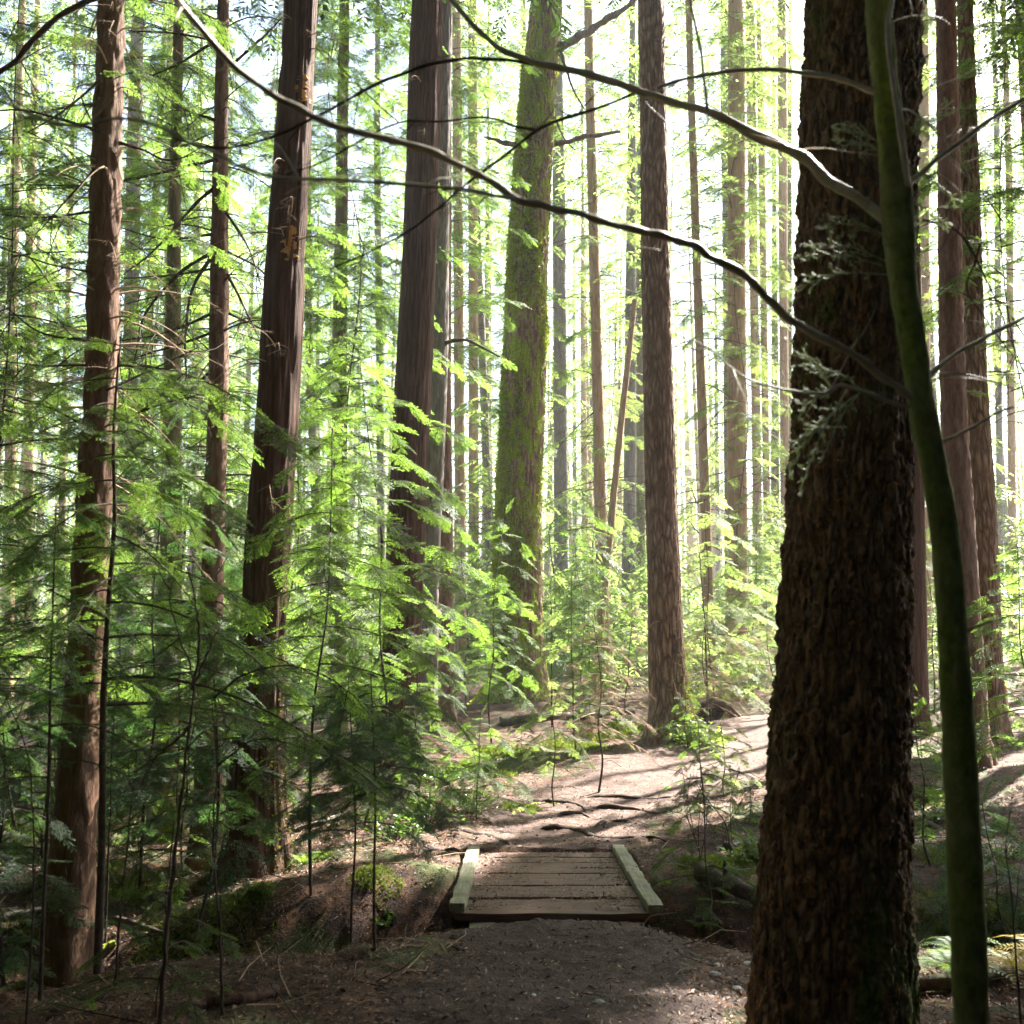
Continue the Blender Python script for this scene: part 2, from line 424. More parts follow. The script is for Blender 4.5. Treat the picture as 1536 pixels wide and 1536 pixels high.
# ------------------------------------------------------------------ footbridge
BX, BY0, BY1, BZ, BW = .28, 7.22, 9.35, .0, 1.34
br = thing('footbridge', 'low wooden footbridge of worn brown planks crossing the ditch on the path', 'footbridge', (BX, BY0, 0))
def worn_box(sx, sy, sz, seed, nx=40, ny=8, rough=.004):
    """a timber with rounded, worn edges"""
    g = Geo(); me = Geo()
    def face(u, v, wv, nu, nv, org):
        a, b_ = np.meshgrid(np.linspace(-.5, .5, nu), np.linspace(-.5, .5, nv), indexing='ij')
        V = a[..., None] * u + b_[..., None] * v + org
        idx = np.arange(nu * nv).reshape(nu, nv)
        Q = np.stack([idx[:-1, :-1], idx[1:, :-1], idx[1:, 1:], idx[:-1, 1:]], -1).reshape(-1, 4)
        return V.reshape(-1, 3), Q
    X = np.array([sx, 0, 0.]); Y = np.array([0, sy, 0.]); Z = np.array([0, 0, sz])
    for u, v, nu, nv, o in ((X, Y, nx, ny, Z / 2), (Y, X, ny, nx, -Z / 2), (X, -Z, nx, 4, Y / 2), (X, Z, nx, 4, -Y / 2), (Y, Z, ny, 4, X / 2), (Y, -Z, ny, 4, -X / 2)):
        V, Q = face(u, v, None, nu, nv, o)
        c = np.array([sx, sy, sz]) / 2 - .008
        cl = np.clip(V, -c, c); d = V - cl; ln = np.linalg.norm(d, axis=1, keepdims=True)
        V = cl + np.where(ln > 1e-6, d / np.maximum(ln, 1e-6) * .008, 0)
        V = V + rough * np.stack([noise(V[:, 0] * 7, V[:, 1] * 7, V[:, 2] * 7, seed), noise(V[:, 0] * 5, V[:, 1] * 5, V[:, 2] * 5, seed + 1), noise(V[:, 0] * 6, V[:, 1] * 14, V[:, 2] * 3, seed + 2)], 1)
        me.add(V, Q)
    return me
npl = 10; step = (BY1 - BY0) / npl
for k in range(npl):
    wdt = step - .004 - .010 * random.random() ** 2
    mt = worn_box(BW + .05 * random.uniform(-1, 1), wdt, .05, 100 + k * 5)
    o = obj('plank', mt.mesh('plank', [M['plank']], True), br, (.01 * random.uniform(-1, 1), step * (k + .5), BZ - .025 + .008 * random.uniform(-1, 1)))
    o.rotation_euler = (.008 * random.uniform(-1, 1), .006 * random.uniform(-1, 1), .008 * random.uniform(-1, 1))
for s in (-1, 1):
    mt = worn_box(.10, BY1 - BY0 + (.02 if s < 0 else .12), .055, 200 + s, 8, 60, .010)
    o = obj('curb', mt.mesh('curb', [M['curb']], True), br, (s * (BW / 2 - .06), (BY1 - BY0) / 2, BZ + .031)); o.rotation_euler = (0, 0, .012 * s)
    mt = worn_box(.16, BY1 - BY0 + .3, .18, 210 + s, 8, 40, .006)
    obj('stringer', mt.mesh('stringer', [M['log']], True), br, (s * (BW / 2 - .2), (BY1 - BY0) / 2, BZ - .15))

# ------------------------------------------------------------------ sprays
def spray_template(lod, seed, dead=False):
    """unit-length flat frond along +X in XY plane; returns blades (B,D,N,L,W) and twigs (A,B,r)"""
    r = np.random.default_rng(seed)
    nt_, nb, bw = {0: (15, 9, .010), 1: (14, 6, .0115), 2: (6, 1, .03)}[lod]
    A, Bq, rr = [], [], []; BB, BD, BL, BWd = [], [], [], []
    ax = lambda t: np.array([t, .03 * math.sin(t * 5 + seed), -.10 * t * t])
    seg = 4 if lod < 2 else 2
    for i in range(seg): A.append(ax(i / seg)); Bq.append(ax((i + 1) / seg)); rr.append(.010 * (1 - .7 * i / seg))
    for i in range(nt_):
        t = .06 + .92 * (i + r.uniform(-.2, .2)) / nt_
        for s in (-1, 1):
            if r.random() < .08: continue
            ln = (.40 * (1 - t) ** .75 + .07) * r.uniform(.7, 1.15) * min(1, .5 + t * 3)
            an = R(r.uniform(42, 62)); o = ax(max(t, 0)); d = np.array([math.cos(an), s * math.sin(an), r.uniform(-.2, .02)])
            if lod < 2 or dead: A.append(o); Bq.append(o + d * ln * .9); rr.append(.004)
            if nb == 1:
                BB.append(o); BD.append(d); BL.append(ln); BWd.append(bw * r.uniform(.8, 1.3))
            else:
                for k in range(nb):
                    f = (k + .4) / nb; p = o + d * ln * f - np.array([0, 0, .05 * ln * f * f])
                    for q in (-1, 1):
                        if r.random() < .1: continue
                        a2 = math.atan2(d[1], d[0]) + q * R(r.uniform(30, 55))
                        BB.append(p); BD.append([math.cos(a2), math.sin(a2), r.uniform(-.35, .1)])
                        BL.append(ln / nb * 1.25 * (1.15 - .5 * f) + .018); BWd.append(bw * r.uniform(.7, 1.1))
                BB.append(o + d * ln * .88); BD.append(d); BL.append(ln * .2 + .01); BWd.append(bw)
    BB.append(ax(.95)); BD.append([1, 0, -.2]); BL.append(.12); BWd.append(bw * 1.2)
    if dead:
        n0 = len(A)
        for i in range(n0):
            a, b_ = A[i], Bq[i]; L_ = np.linalg.norm(b_ - a)
            for k in range(3 if lod < 2 else 1):
                f = r.uniform(.2, .9); p = a + (b_ - a) * f; v = r.normal(size=3); v = v / np.linalg.norm(v) + (b_ - a) / L_
                A.append(p); Bq.append(p + v * .07 * r.uniform(.5, 1.3)); rr.append(.0028)
    return (np.array(BB), np.array(BD, float), np.array(BL), np.array(BWd)), (np.array(A), np.array(Bq), np.array(rr))
TPL = {l: [spray_template(l, 50 + l * 10 + i) for i in range(5)] for l in (0, 1, 2)}
DTPL = {l: [spray_template(l, 90 + l * 10 + i, True) for i in range(4)] for l in (1, 2)}

def frames(D, roll):
    """rotation matrices with +X along D, plane nearly horizontal, rolled"""
    X = unit(D); up = np.tile(np.array([[0, 0, 1.]]), (len(D), 1)); Yv = unit(np.cross(up, X)); Z = np.cross(X, Yv)
    c, s = np.cos(roll)[:, None], np.sin(roll)[:, None]
    Y2 = Yv * c + Z * s; Z2 = Z * c - Yv * s
    return np.stack([X, Y2, Z2], axis=-1)

def add_sprays(geo, O, D, S, lod, r, leaf_i=0, twig_i=1, dead=False, wid=1.0):
    O = np.asarray(O); D = np.asarray(D); S = np.asarray(S)
    T = DTPL[max(lod, 1)] if dead else TPL[lod]
    pick = r.integers(0, len(T), len(O)); roll = r.normal(0, .25, len(O))
    for k, (bl, tw) in enumerate(T):
        idx = np.where(pick == k)[0]
        if len(idx) == 0: continue
        Rm = frames(D[idx], roll[idx]); s = S[idx]; o = O[idx]
        tf = lambda P_: (np.einsum('nij,mj->nmi', Rm, P_) * s[:, None, None] + o[:, None, :])
        A = tf(tw[0]).reshape(-1, 3); B = tf(tw[1]).reshape(-1, 3); rr = (tw[2][None] * s[:, None]).ravel()
        rr = np.maximum(rr, .0009)
        geo.add(*prisms(A, B, rr, rr * .6), twig_i)
        if dead: continue
        BB, BD, BL, BW_ = bl
        m_ = len(BB)
        Bp = tf(BB).reshape(-1, 3); Dp = np.einsum('nij,mj->nmi', Rm, BD).reshape(-1, 3)
        Np = np.repeat(Rm[:, :, 2], m_, axis=0) + r.normal(0, .35, (len(idx) * m_, 3))
        geo.add(*blades(Bp, Dp, Np, (BL[None] * s[:, None]).ravel(), (BW_[None] * s[:, None]).ravel() * wid), leaf_i)

def branch_sprays(o, az, L, rise, droop, ss, r, side=.5, gap=.09, t0=.2):
    """spine and spray placements of one flat conifer branch"""
    n = 8; t = np.linspace(0, 1, n)
    bend = r.normal(0, .12)
    a = az + bend * t * 2
    dx = np.cumsum(np.cos(a)) / n * L; dy = np.cumsum(np.sin(a)) / n * L
    dx -= dx[0]; dy -= dy[0]
    z = rise * L * t - droop * L * t * t
    sp = np.stack([o[0] + dx, o[1] + dy, o[2] + z], 1)
    k = max(2, int(L * (1 - t0) / gap)); tt = np.linspace(t0, .97, k) + r.uniform(-.02, .02, k)
    Os, Ds, Ss = [], [], []
    T = unit(np.gradient(sp, axis=0))
    for i, q in enumerate(np.clip(tt, 0, 1)):
        f = q * (n - 1); j = min(int(f), n - 2); p = sp[j] + (sp[j + 1] - sp[j]) * (f - j); d = T[j]
        s = 1 if i % 2 else -1
        an = math.atan2(d[1], d[0]) + s * R(r.uniform(40, 68))
        Os.append(p); Ds.append([math.cos(an), math.sin(an), d[2] - r.uniform(.0, .3)])
        Ss.append(ss * (side + (1 - side) * (1 - q)) * min(1, .4 + q * 2.2) * r.uniform(.7, 1.2))
    Os.append(sp[-2]); Ds.append(T[-1] - np.array([0, 0, .15])); Ss.append(ss * .8)
    return sp, Os, Ds, Ss

def lit_mask(u, v):
    """where the canopy is open along the sun's rays, on the plane z=0"""
    nn = fbm(u * .9, v * .9, 0, 3, 61) * .35
    def ell(cx, cy_, rx, ry): return ((u - cx) / rx) ** 2 + ((v - cy_) / ry) ** 2 + nn < 1
    m = ell(1.9, 13.2, 3.0, 3.3) | ell(4.5, 18, 4, 4) | ell(-1.3, 9.3, 1.5, 1.5) | ell(1.15, 5.0, .8, .75) | ell(2.8, 6.2, 1.1, .75)
    m |= ell(-5.0, 4.3, 1.9, 1.9) | ell(-3.9, 6.8, 1.8, 1.8) | ell(-3, 13, 3, 3) | ell(-6.5, 2.2, 3, 2.6) | ell(-2.2, .3, 1.7, .9) | ell(-1.0, 1.2, .9, .8)
    m |= (v > 15) & (fbm(u * .25, v * .25, 0, 3, 71) > -.6)
    m |= (u < -6) & (fbm(u * .4, v * .4, 0, 3, 72) > .05)
    return m

def crown_geo(z0, z1, rad, nb, lod, seed, ss=.5, gap=.25, rise=.05, droop=.3, axis=None, world=None, prof=None, dead_low=0, rag=.35, side=.6, wid=1.0, twig_r=.012):
    """conifer crown round a vertical axis; world=(x,y,z) of the root if the canopy openings apply"""
    r = np.random.default_rng(seed); g = Geo()
    OS, DS, SS = [], [], []
    ga = r.uniform(0, 6.28)
    for i in range(nb):
        f = (i + r.uniform(0, 1)) / nb
        z = z0 + (z1 - z0) * f; ga += 2.4 + r.normal(0, .3)
        pr = (prof(f) if prof else (1 - f) ** .7 * min(1, .55 + f * 2)); L = rad * pr * r.uniform(1 - rag, 1 + rag * .5) + .15
        if r.random() < .06: L *= .4
        ox, oy = (axis(z) if axis else (0, 0))
        sp, Os, Ds, Ss = branch_sprays((ox, oy, z), ga, L, rise + r.normal(0, .06), droop, ss, r, side=side, gap=gap)
        g.add(*tube(sp[::2] if lod == 2 else sp, np.linspace(twig_r * (.4 + L / 3), .002, len(sp[::2]) if lod == 2 else len(sp)), 4, n=5 if lod == 2 else 9), 1)
        OS += Os; DS += Ds; SS += Ss
    OS = np.array(OS); DS = np.array(DS); SS = np.array(SS)
    if world is not None:
        MP = OS + unit(DS) * SS[:, None] * .55
        wz = MP[:, 2] + world[2]
        u = MP[:, 0] + world[0] - wz * SX / SZ; v = MP[:, 1] + world[1] - wz * SY / SZ
        keep = ~(lit_mask(u, v) & (wz > 6)) | (r.random(len(u)) < .08)
        OS, DS, SS = OS[keep], DS[keep], SS[keep]
    if len(OS): add_sprays(g, OS, DS, SS, lod, r, wid=wid)
    return g

# ------------------------------------------------------------------ trunks
def trunk_geo(pts, nth, nz, style, seed, flare=.45, zbase=0.0, amp=None):
    """pts: (x,y,z,r) rows from base up, local coordinates"""
    pr = smooth_line(np.asarray(pts, float), nz)
    th = np.linspace(0, 2 * math.pi, nth, endpoint=False)
    C = pr[:, :3]; r = pr[:, 3]
    z = C[:, 2] - C[0, 2]
    fl = np.exp(-np.maximum(z - .15, 0) / .28)
    lob = 1 + .35 * np.cos(th * 5 + seed)[None] + .3 * np.cos(th * 3 + seed * 2.1)[None]
    rad = r[:, None] * (1 + flare * fl[:, None] * lob)
    cx = np.cos(th)[None] * np.ones((nz, 1)); sy = np.sin(th)[None] * np.ones((nz, 1)); zz = z[:, None] * np.ones((1, nth))
    rm = float(np.median(r))
    ux, uy = cx * rm, sy * rm
    rad = rad * (1 + .05 * noise(cx * 1.3, sy * 1.3, zz * .8, seed))
    if style == 'fir':
        a = amp or .02
        wx = .35 * noise(ux * 9, uy * 9, zz * 5, seed + 1)
        n1 = noise(ux * 27 + wx, uy * 27 + wx, zz * 3.6 + wx, seed + 2); n2 = noise(ux * 38 + 9, uy * 38, zz * 11 + wx, seed + 3)
        crack = np.minimum(np.abs(n1) * 3.2, 1) * np.minimum(.45 + np.abs(n2) * 2.4, 1)
        d = a * (crack - .6) + a * .5 * noise(ux * 80, uy * 80, zz * 22, seed + 4) + a * .32 * noise(ux * 160, uy * 160, zz * 80, seed + 5)
    elif style == 'braid':
        a = amp or .012
        n1 = noise(ux * 26, uy * 26, zz * 5 , seed + 2); n2 = noise(ux * 26 + 7, uy * 26, zz * 5 + 3, seed + 3)
        d = a * (np.minimum(np.abs(n1 - n2) * 2.0, 1) - .5) + a * .3 * noise(ux * 80, uy * 80, zz * 20, seed + 4)
    elif style == 'cedar':
        a = amp or .010
        n1 = noise(ux * 45, uy * 45, zz * 1.1, seed + 2)
        fl2 = .05 * rm * 4 * noise(cx * 2.4, sy * 2.4, zz * .25, seed + 6)
        d = a * (np.minimum(np.abs(n1) * 2.5, 1) - .5) + fl2 * .5
    else:
        a = amp or .006
        d = a * noise(ux * 40, uy * 40, zz * 10, seed + 2) + a * .6 * noise(ux * 90, uy * 90, zz * 25, seed + 3)
    rad = rad + d
    V = np.stack([C[:, 0:1] + cx * rad, C[:, 1:2] + sy * rad, C[:, 2:3] + 0 * rad], -1).reshape(-1, 3)
    i = np.arange(nz - 1)[:, None] * nth; j = np.arange(nth)[None]; k = (j + 1) % nth
    Q = np.stack([i + j, i + k, i + nth + k, i + nth + j], -1).reshape(-1, 4)
    return V, Q, pr

def spine_from_px(pts, Y, top, rtop=.08):
    """pts rows (px, py, wpx) top to bottom of the photo; returns world rows (x,y,z,r) from below ground to the tree top"""
    rows = []
    for px, py, wp in pts:
        p = P(px, py, Y); dep = Y * math.cos(PITCH) + (p[2] - CZ) * math.sin(PITCH)
        rows.append([p[0], Y, p[2], wp / F * dep / 2])
    rows = rows[::-1]
    a, b_ = rows[0], rows[1]
    g = float(H(a[0], Y)) - .12
    if a[2] > g:
        t = (a[2] - g) / max(b_[2] - a[2], .1)
        rows.insert(0, [a[0] - (b_[0] - a[0]) * min(t, 1.5), Y, g, a[3] * (1 + .1 * min(t, 1))])
    else:
        rows = [q for q in rows if q[2] > g + .2]; rows.insert(0, [a[0], Y, g, a[3]])
    a, b_ = rows[-2], rows[-1]
    k = (b_[0] - a[0]) / (b_[2] - a[2]) * .5
    if top > b_[2] + 1:
        n = 4
        for i in range(1, n + 1):
            z = b_[2] + (top - b_[2]) * i / n
            rows.append([b_[0] + k * (z - b_[2]), Y, z, b_[3] + (rtop * .3 - b_[3]) * (i / n)])
    return np.array(rows)

TREES = {}
def px_tree(key, name, label, pts, Y, mat, style, top=24, nth=64, nz=300, seed=1, flare=.45, cat='tree', amp=None, group=None, crown=None, dead=0, deadz=(2, 9), dead_mat='twig', deadL=1.0):
    rows = spine_from_px(pts, Y, top)
    base = rows[0][:3].copy(); base[2] = float(H(base[0], base[1]))
    root = thing(name, label, cat, base, group)
    loc = rows.copy(); loc[:, :3] -= base
    # fine rings low down, where the photo looks
    V, Q, pr = trunk_geo(loc, nth, nz, style, seed, flare, amp=amp)
    obj('trunk', mesh_np('trunk', V, Q, [M[mat]], smooth=True), root)
    ax = lambda z: (np.interp(z, pr[:, 2], pr[:, 0]), np.interp(z, pr[:, 2], pr[:, 1]))
    rr = lambda z: np.interp(z, pr[:, 2], pr[:, 3])
    if crown:
        g = crown_geo(axis=ax, world=base, seed=seed + 500, **crown)
        obj('crown', g.mesh('crown', [M['canopy'], M['twig']]), root)
    if dead:
        dead_twigs(root, ax, rr, dead, deadz, seed, dead_mat, deadL)
    TREES[key] = (root, base, ax, rr)
    return root, base, ax, rr

def dead_twigs(root, ax, rr, n, zr, seed, mat, Lm=1.0, name='dead_twigs'):
    r = np.random.default_rng(seed + 900); g = Geo()
    for i in range(n):
        z = r.uniform(*zr); az = r.uniform(0, 6.28); L = Lm * r.uniform(.25, 1.2)
        x, y = ax(z); rd = float(rr(z)) * .9
        o = np.array([x + math.cos(az) * rd, y + math.sin(az) * rd, z])
        sp, Os, Ds, Ss = branch_sprays(o, az, L, r.normal(.1, .15), r.uniform(.2, .7), .22 * Lm + .08, r, gap=.16)
        g.add(*tube(sp, np.linspace(.004 + .005 * L, .0012, len(sp)), 4, n=9), 0)
        keep = r.random(len(Os)) < .7
        if keep.sum():
            add_sprays(g, np.array(Os)[keep], np.array(Ds)[keep], np.array(Ss)[keep], 2, r, twig_i=0, dead=True)
    obj(name, g.mesh(name, [M[mat]]), root)

CAN = dict(z0=12, z1=24, rad=3.6, nb=90, lod=2, ss=.8, gap=.22, wid=1.3)
T1 = px_tree('T1', 'hemlock_tree', 'tall brown trunk nearest the left edge, lit on its right side', [(168, 0, 37), (158, 300, 44), (151, 600, 49), (138, 800, 52), (132, 936, 55), (118, 1150, 60), (97, 1440, 67)], 6.4, 'hemlock', 'plain', seed=11, amp=.011, crown=dict(CAN, z0=8.5), dead=70, deadz=(2.5, 6), dead_mat='dry', deadL=.7, nth=90, nz=600)
T2 = px_tree('T2', 'hemlock_tree', 'slender dark trunk between the leftmost trunk and the trunk with orange wounds', [(335, 0, 17), (330, 300, 24), (327, 600, 30), (322, 750, 32), (317, 936, 34), (310, 1280, 44)], 9.6, 'hemlock', 'plain', seed=12, crown=dict(CAN, z0=9, rad=2.5, nb=60), dead=60, deadz=(2, 8), deadL=1.1)
T3 = px_tree('T3', 'cedar_tree', 'thick dark leaning trunk with orange bare wood patches high up', [(452, 0, 45), (434, 300, 54), (417, 600, 60), (403, 800, 64), (396, 936, 67), (386, 1150, 78), (385, 1310, 92)], 8.8, 'cedar', 'cedar', seed=13, amp=.018, crown=dict(CAN, z0=8.5, rad=5, nb=150, gap=.18), dead=30, deadz=(3, 7), dead_mat='dry', deadL=.6, nth=110, nz=500, flare=.25)
T4 = px_tree('T4', 'cedar_tree', 'tall dark trunk left of centre rising behind the green sprays', [(641, 0, 46), (632, 300, 49), (618, 600, 53), (609, 800, 56), (600, 1030, 58), (596, 1110, 62)], 13.2, 'cedar', 'cedar', seed=14, amp=.02, crown=dict(CAN, z0=11, rad=4.5, nb=120), nth=90, nz=400, dead=20, deadz=(4, 9), dead_mat='dry', deadL=.6)
T4b = px_tree('T4b', 'fir_tree', 'grey rough trunk half hidden behind the tall dark trunk left of centre', [(667, 0, 22), (662, 300, 24), (656, 600, 28), (646, 850, 26), (640, 1060, 30)], 16.5, 'grey', 'braid', seed=15, crown=dict(CAN, z0=15))
T4c = px_tree('T4c', 'hemlock_tree', 'brown trunk on the right of the grey rough trunk left of centre', [(668, 300, 18), (667, 600, 20), (668, 850, 22), (668, 1060, 25)], 18.5, 'hemlock', 'plain', seed=16, crown=dict(CAN, z0=16))
T5 = px_tree('T5', 'mossy_fir_tree', 'big trunk in the middle covered in bright green moss with pinkish bark streaks', [(820, 0, 47), (806, 156, 52), (792, 400, 58), (786, 600, 64), (778, 754, 68), (777, 950, 76), (778, 1050, 88)], 21, 'mossy', 'fir', seed=17, crown=dict(CAN, z0=15), nth=160, nz=700, amp=.035)
T6 = px_tree('T6', 'hemlock_tree', 'straight brown trunk with braided bark beside the sunlit path', [(976, 0, 37), (982, 300, 41), (988, 600, 45), (995, 850, 49), (1001, 1000, 54), (1008, 1085, 62)], 16.5, 'hemlock_pale', 'braid', seed=18, crown=dict(CAN, z0=13), dead=26, deadz=(.8, 2.8), dead_mat='dry', deadL=.6, nth=120, nz=600, flare=.5)
T7 = px_tree('T7', 'fir_tree', 'huge furrowed fir trunk filling the right foreground', [(1294, 0, 166), (1286, 300, 168), (1277, 600, 171), (1267, 900, 190), (1262, 1100, 203), (1250, 1400, 226), (1247, 1536, 240)], 4.9, 'fir', 'fir', seed=19, crown=dict(CAN, z0=7.5, rad=5.5, nb=190, gap=.16, wid=1.7), nth=620, nz=2400, top=22, amp=.022, flare=.06)
T9 = px_tree('T9', 'hemlock_tree', 'reddish trunk right of the huge fir, directly behind the green sapling', [(1418, 0, 28), (1424, 300, 32), (1430, 600, 37), (1442, 800, 40), (1452, 1000, 44)], 13, 'hemlock', 'plain', seed=20, amp=.014, crown=dict(CAN, z0=10), nth=70, nz=400)
T10 = px_tree('T10', 'hemlock_tree', 'brown trunk near the right edge with braided bark', [(1447, 0, 22), (1455, 300, 28), (1464, 600, 34), (1476, 800, 38), (1482, 1000, 42)], 14.5, 'hemlock_pale', 'braid', seed=21, crown=dict(CAN, z0=11), nth=70, nz=400)
T11 = px_tree('T11', 'hemlock_tree', 'dark slim trunk showing just right of the huge fir', [(1375, 500, 16), (1376, 700, 19), (1378, 900, 22), (1379, 1050, 25)], 15.5, 'cedar', 'cedar', seed=22, crown=dict(CAN, z0=11))
T12 = px_tree('T12', 'mossy_hemlock_tree', 'mossy dark trunk between the leftmost trunk and the slender one', [(262, 300, 18), (258, 640, 28), (255, 900, 34), (246, 1270, 44)], 11, 'far_moss', 'plain', seed=23, crown=dict(CAN, z0=10, rad=2.5))
T13 = px_tree('T13', 'mossy_hemlock_tree', 'mossy trunk behind the sprays right of the trunk with orange wounds', [(513, 250, 18), (510, 500, 21), (508, 800, 24), (505, 1050, 28)], 17, 'far_moss', 'plain', seed=24, crown=dict(CAN, z0=12, rad=3))


# orange bare wood on the leaning cedar
def wound(root, base, Y, cx, cy_, w_, h_, seed, lab):
    r = np.random.default_rng(seed); rows = []
    root_, b0, ax, rr = root
    c = P(cx, cy_, Y); z0 = c[2] - base[2]
    hh = h_ / F * Y; ww = w_ / F * Y
    nz, na = 40, 12; V = []
    for i in range(nz):
        z = z0 - hh / 2 + hh * i / (nz - 1); k = math.sin(math.pi * (i + .5) / nz) ** .5
        x, y = ax(z); ra = float(rr(z)) + .007
        cen = (c[0] - base[0] - x) / ra
        for j in range(na):
            u = (j / (na - 1) - .5) * ww * k * (.9 + .8 * noise(i * .55, 3.0 * (j > na / 2), 0, seed)) / ra + .25 * float(noise(i * .2, 7, 0, seed)) * ww / ra
            sx = np.clip(cen + u, -.98, .98)
            d = ra + .004 * float(noise(i * .7, j * 1.3, 0, seed)) - (.014 if j in (0, na - 1) or i in (0, nz - 1) else 0)
            V.append([x + sx * d, y - math.sqrt(1 - sx * sx) * d, z])
    idx = np.arange(nz * na).reshape(nz, na)
    Q = np.stack([idx[:-1, :-1], idx[:-1, 1:], idx[1:, 1:], idx[1:, :-1]], -1).reshape(-1, 4)
    o = obj('bare_wood', mesh_np('bare_wood', np.array(V), Q, [M['wood']], smooth=True), root_); o['label'] = lab
wound(T3, T3[1], 8.8, 458, 142, 20, 48, 5, 'upper patch of bare orange wood')
wound(T3, T3[1], 8.8, 441, 374, 22, 58, 6, 'lower patch of bare orange wood')

# moss growing as tufts on the bark
def moss_on(T, n, ln, wd, fn, seed, mat='bark_moss'):
    tr = [c for c in T[0].children if c.name.startswith('trunk')][0].data; nv = len(tr.vertices)
    co = np.empty(nv * 3, np.float32); tr.vertices.foreach_get('co', co); co = co.reshape(-1, 3); no = np.empty(nv * 3, np.float32); tr.vertices.foreach_get('normal', no); no = no.reshape(-1, 3)
    r = np.random.default_rng(seed); i = r.integers(0, nv, n * 8); k = fn(co[i], no[i]) > r.random(len(i)); i = i[k][:n]
    g = Geo(); m_ = len(i); g.add(*blades(co[i] + r.normal(0, .006, (m_, 3)), no[i] + r.normal(0, .7, (m_, 3)) + [0, 0, -.3], r.normal(size=(m_, 3)), r.uniform(.5, 1.3, m_) * ln, r.uniform(.6, 1.2, m_) * wd), 0)
    tag(obj('moss', g.mesh('moss', [M[mat]]), T[0]), kind='stuff')
M['bark_moss'] = leaf_mat('bark_moss', (.14, .19, .012), (.32, .40, .02), (.5, .56, .03), .3, ns=2)
moss_on(T5, 42000, .07, .014, lambda c, n: np.where(c[:, 2] > 13, 0, np.clip((fbm(c[:, 0] * 5, c[:, 1] * 5, c[:, 2] * .7, 4, 5) + .15 - n[:, 0] * .7) * 2, 0, 1)), 1)
moss_on(T6, 9000, .05, .008, lambda c, n: np.clip((1.5 - c[:, 2]) / 1.2, 0, 1) * np.clip(.35 + n[:, 0] + .6 * fbm(c[:, 0] * 6, c[:, 1] * 6, c[:, 2] * 2, 3, 6), 0, 1), 2)
moss_on(T3, 6000, .03, .006, lambda c, n: np.clip((1.6 - c[:, 2]) / 1.2, 0, 1) * np.clip(-.1 + n[:, 0] + .7 * fbm(c[:, 0] * 6, c[:, 1] * 6, c[:, 2] * 2, 3, 7), 0, 1), 3)
moss_on(T7, 14000, .012, .0018, lambda c, n: np.where(c[:, 2] > 4.6, 0, np.clip((fbm(c[:, 0] * 5, c[:, 1] * 5, c[:, 2] * 1.6, 4, 8) - .45) * 4, 0, 1)), 4)

# ------------------------------------------------------------------ limbs traced along their real run
def add_twiglets(g, W, dens, tw, seed, mi=0):
    r = np.random.default_rng(seed + 70); T = unit(np.gradient(W, axis=0)); k = len(W)
    nn = int(np.linalg.norm(np.diff(W, axis=0), axis=1).sum() * dens)
    for i in range(nn):
        q = r.uniform(.08, .99) * (k - 1); j = min(int(q), k - 2); p0 = W[j] + (W[j + 1] - W[j]) * (q - j)
        v = unit(r.normal(size=3) * [1, .6, 1] + T[j] * .7); l = r.uniform(.05, .34) * tw
        pts_ = [p0]
        for c_ in range(4): v = unit(v + r.normal(0, .3, 3) + [0, 0, -.05]); pts_.append(pts_[-1] + v * l / 4)
        rr0 = min(.0022 * tw, .0012 + l * .006)
        g.add(*tube(np.array(pts_), np.linspace(rr0, .0006, 5), 4, n=7), mi)
        for e in range(r.integers(0, 3)):
            v2 = unit(v + r.normal(0, .7, 3)); s0 = pts_[1 + e]
            g.add(*tube(np.array([s0, s0 + v2 * l * .2, s0 + v2 * l * .42 - [0, 0, .01]]), np.linspace(rr0 * .6, .0005, 3), 4, n=4), mi)
def px_limb(root, base, pts, Y, r0, r1, mat, name='branch', sides=8, n=None, knob=.12, dY=0.0, seed=1, label=None, twigs=0, tw=1.0):
    """pts in photo pixels from trunk to tip; dY: how far the tip comes towards (-) or away (+)"""
    k = len(pts)
    W = np.array([P(px, py, Y + dY * i / (k - 1)) for i, (px, py) in enumerate(pts)]) - base
    n = n or k * 7
    sm = smooth_line(np.concatenate([W, np.linspace(r0, r1, k)[:, None]], 1), n)
    sm[1:-1, :3] += np.stack([noise(np.arange(n) * .23, 3 + i_, 0, seed) for i_ in range(3)], 1)[1:-1] * sm[1:-1, 3:4] * .4
    sm[:, 3] *= 1 + .18 * noise(np.arange(n) * .5, 9, 0, seed)
    g = Geo(); g.add(*tube(sm[:, :3], sm[:, 3], sides, n, knob, seed), 0)
    if twigs: add_twiglets(g, sm[:, :3], twigs, tw, seed)
    o = obj(name, g.mesh(name, [M[mat]], True), root)
    if label: o['label'] = label
    return W
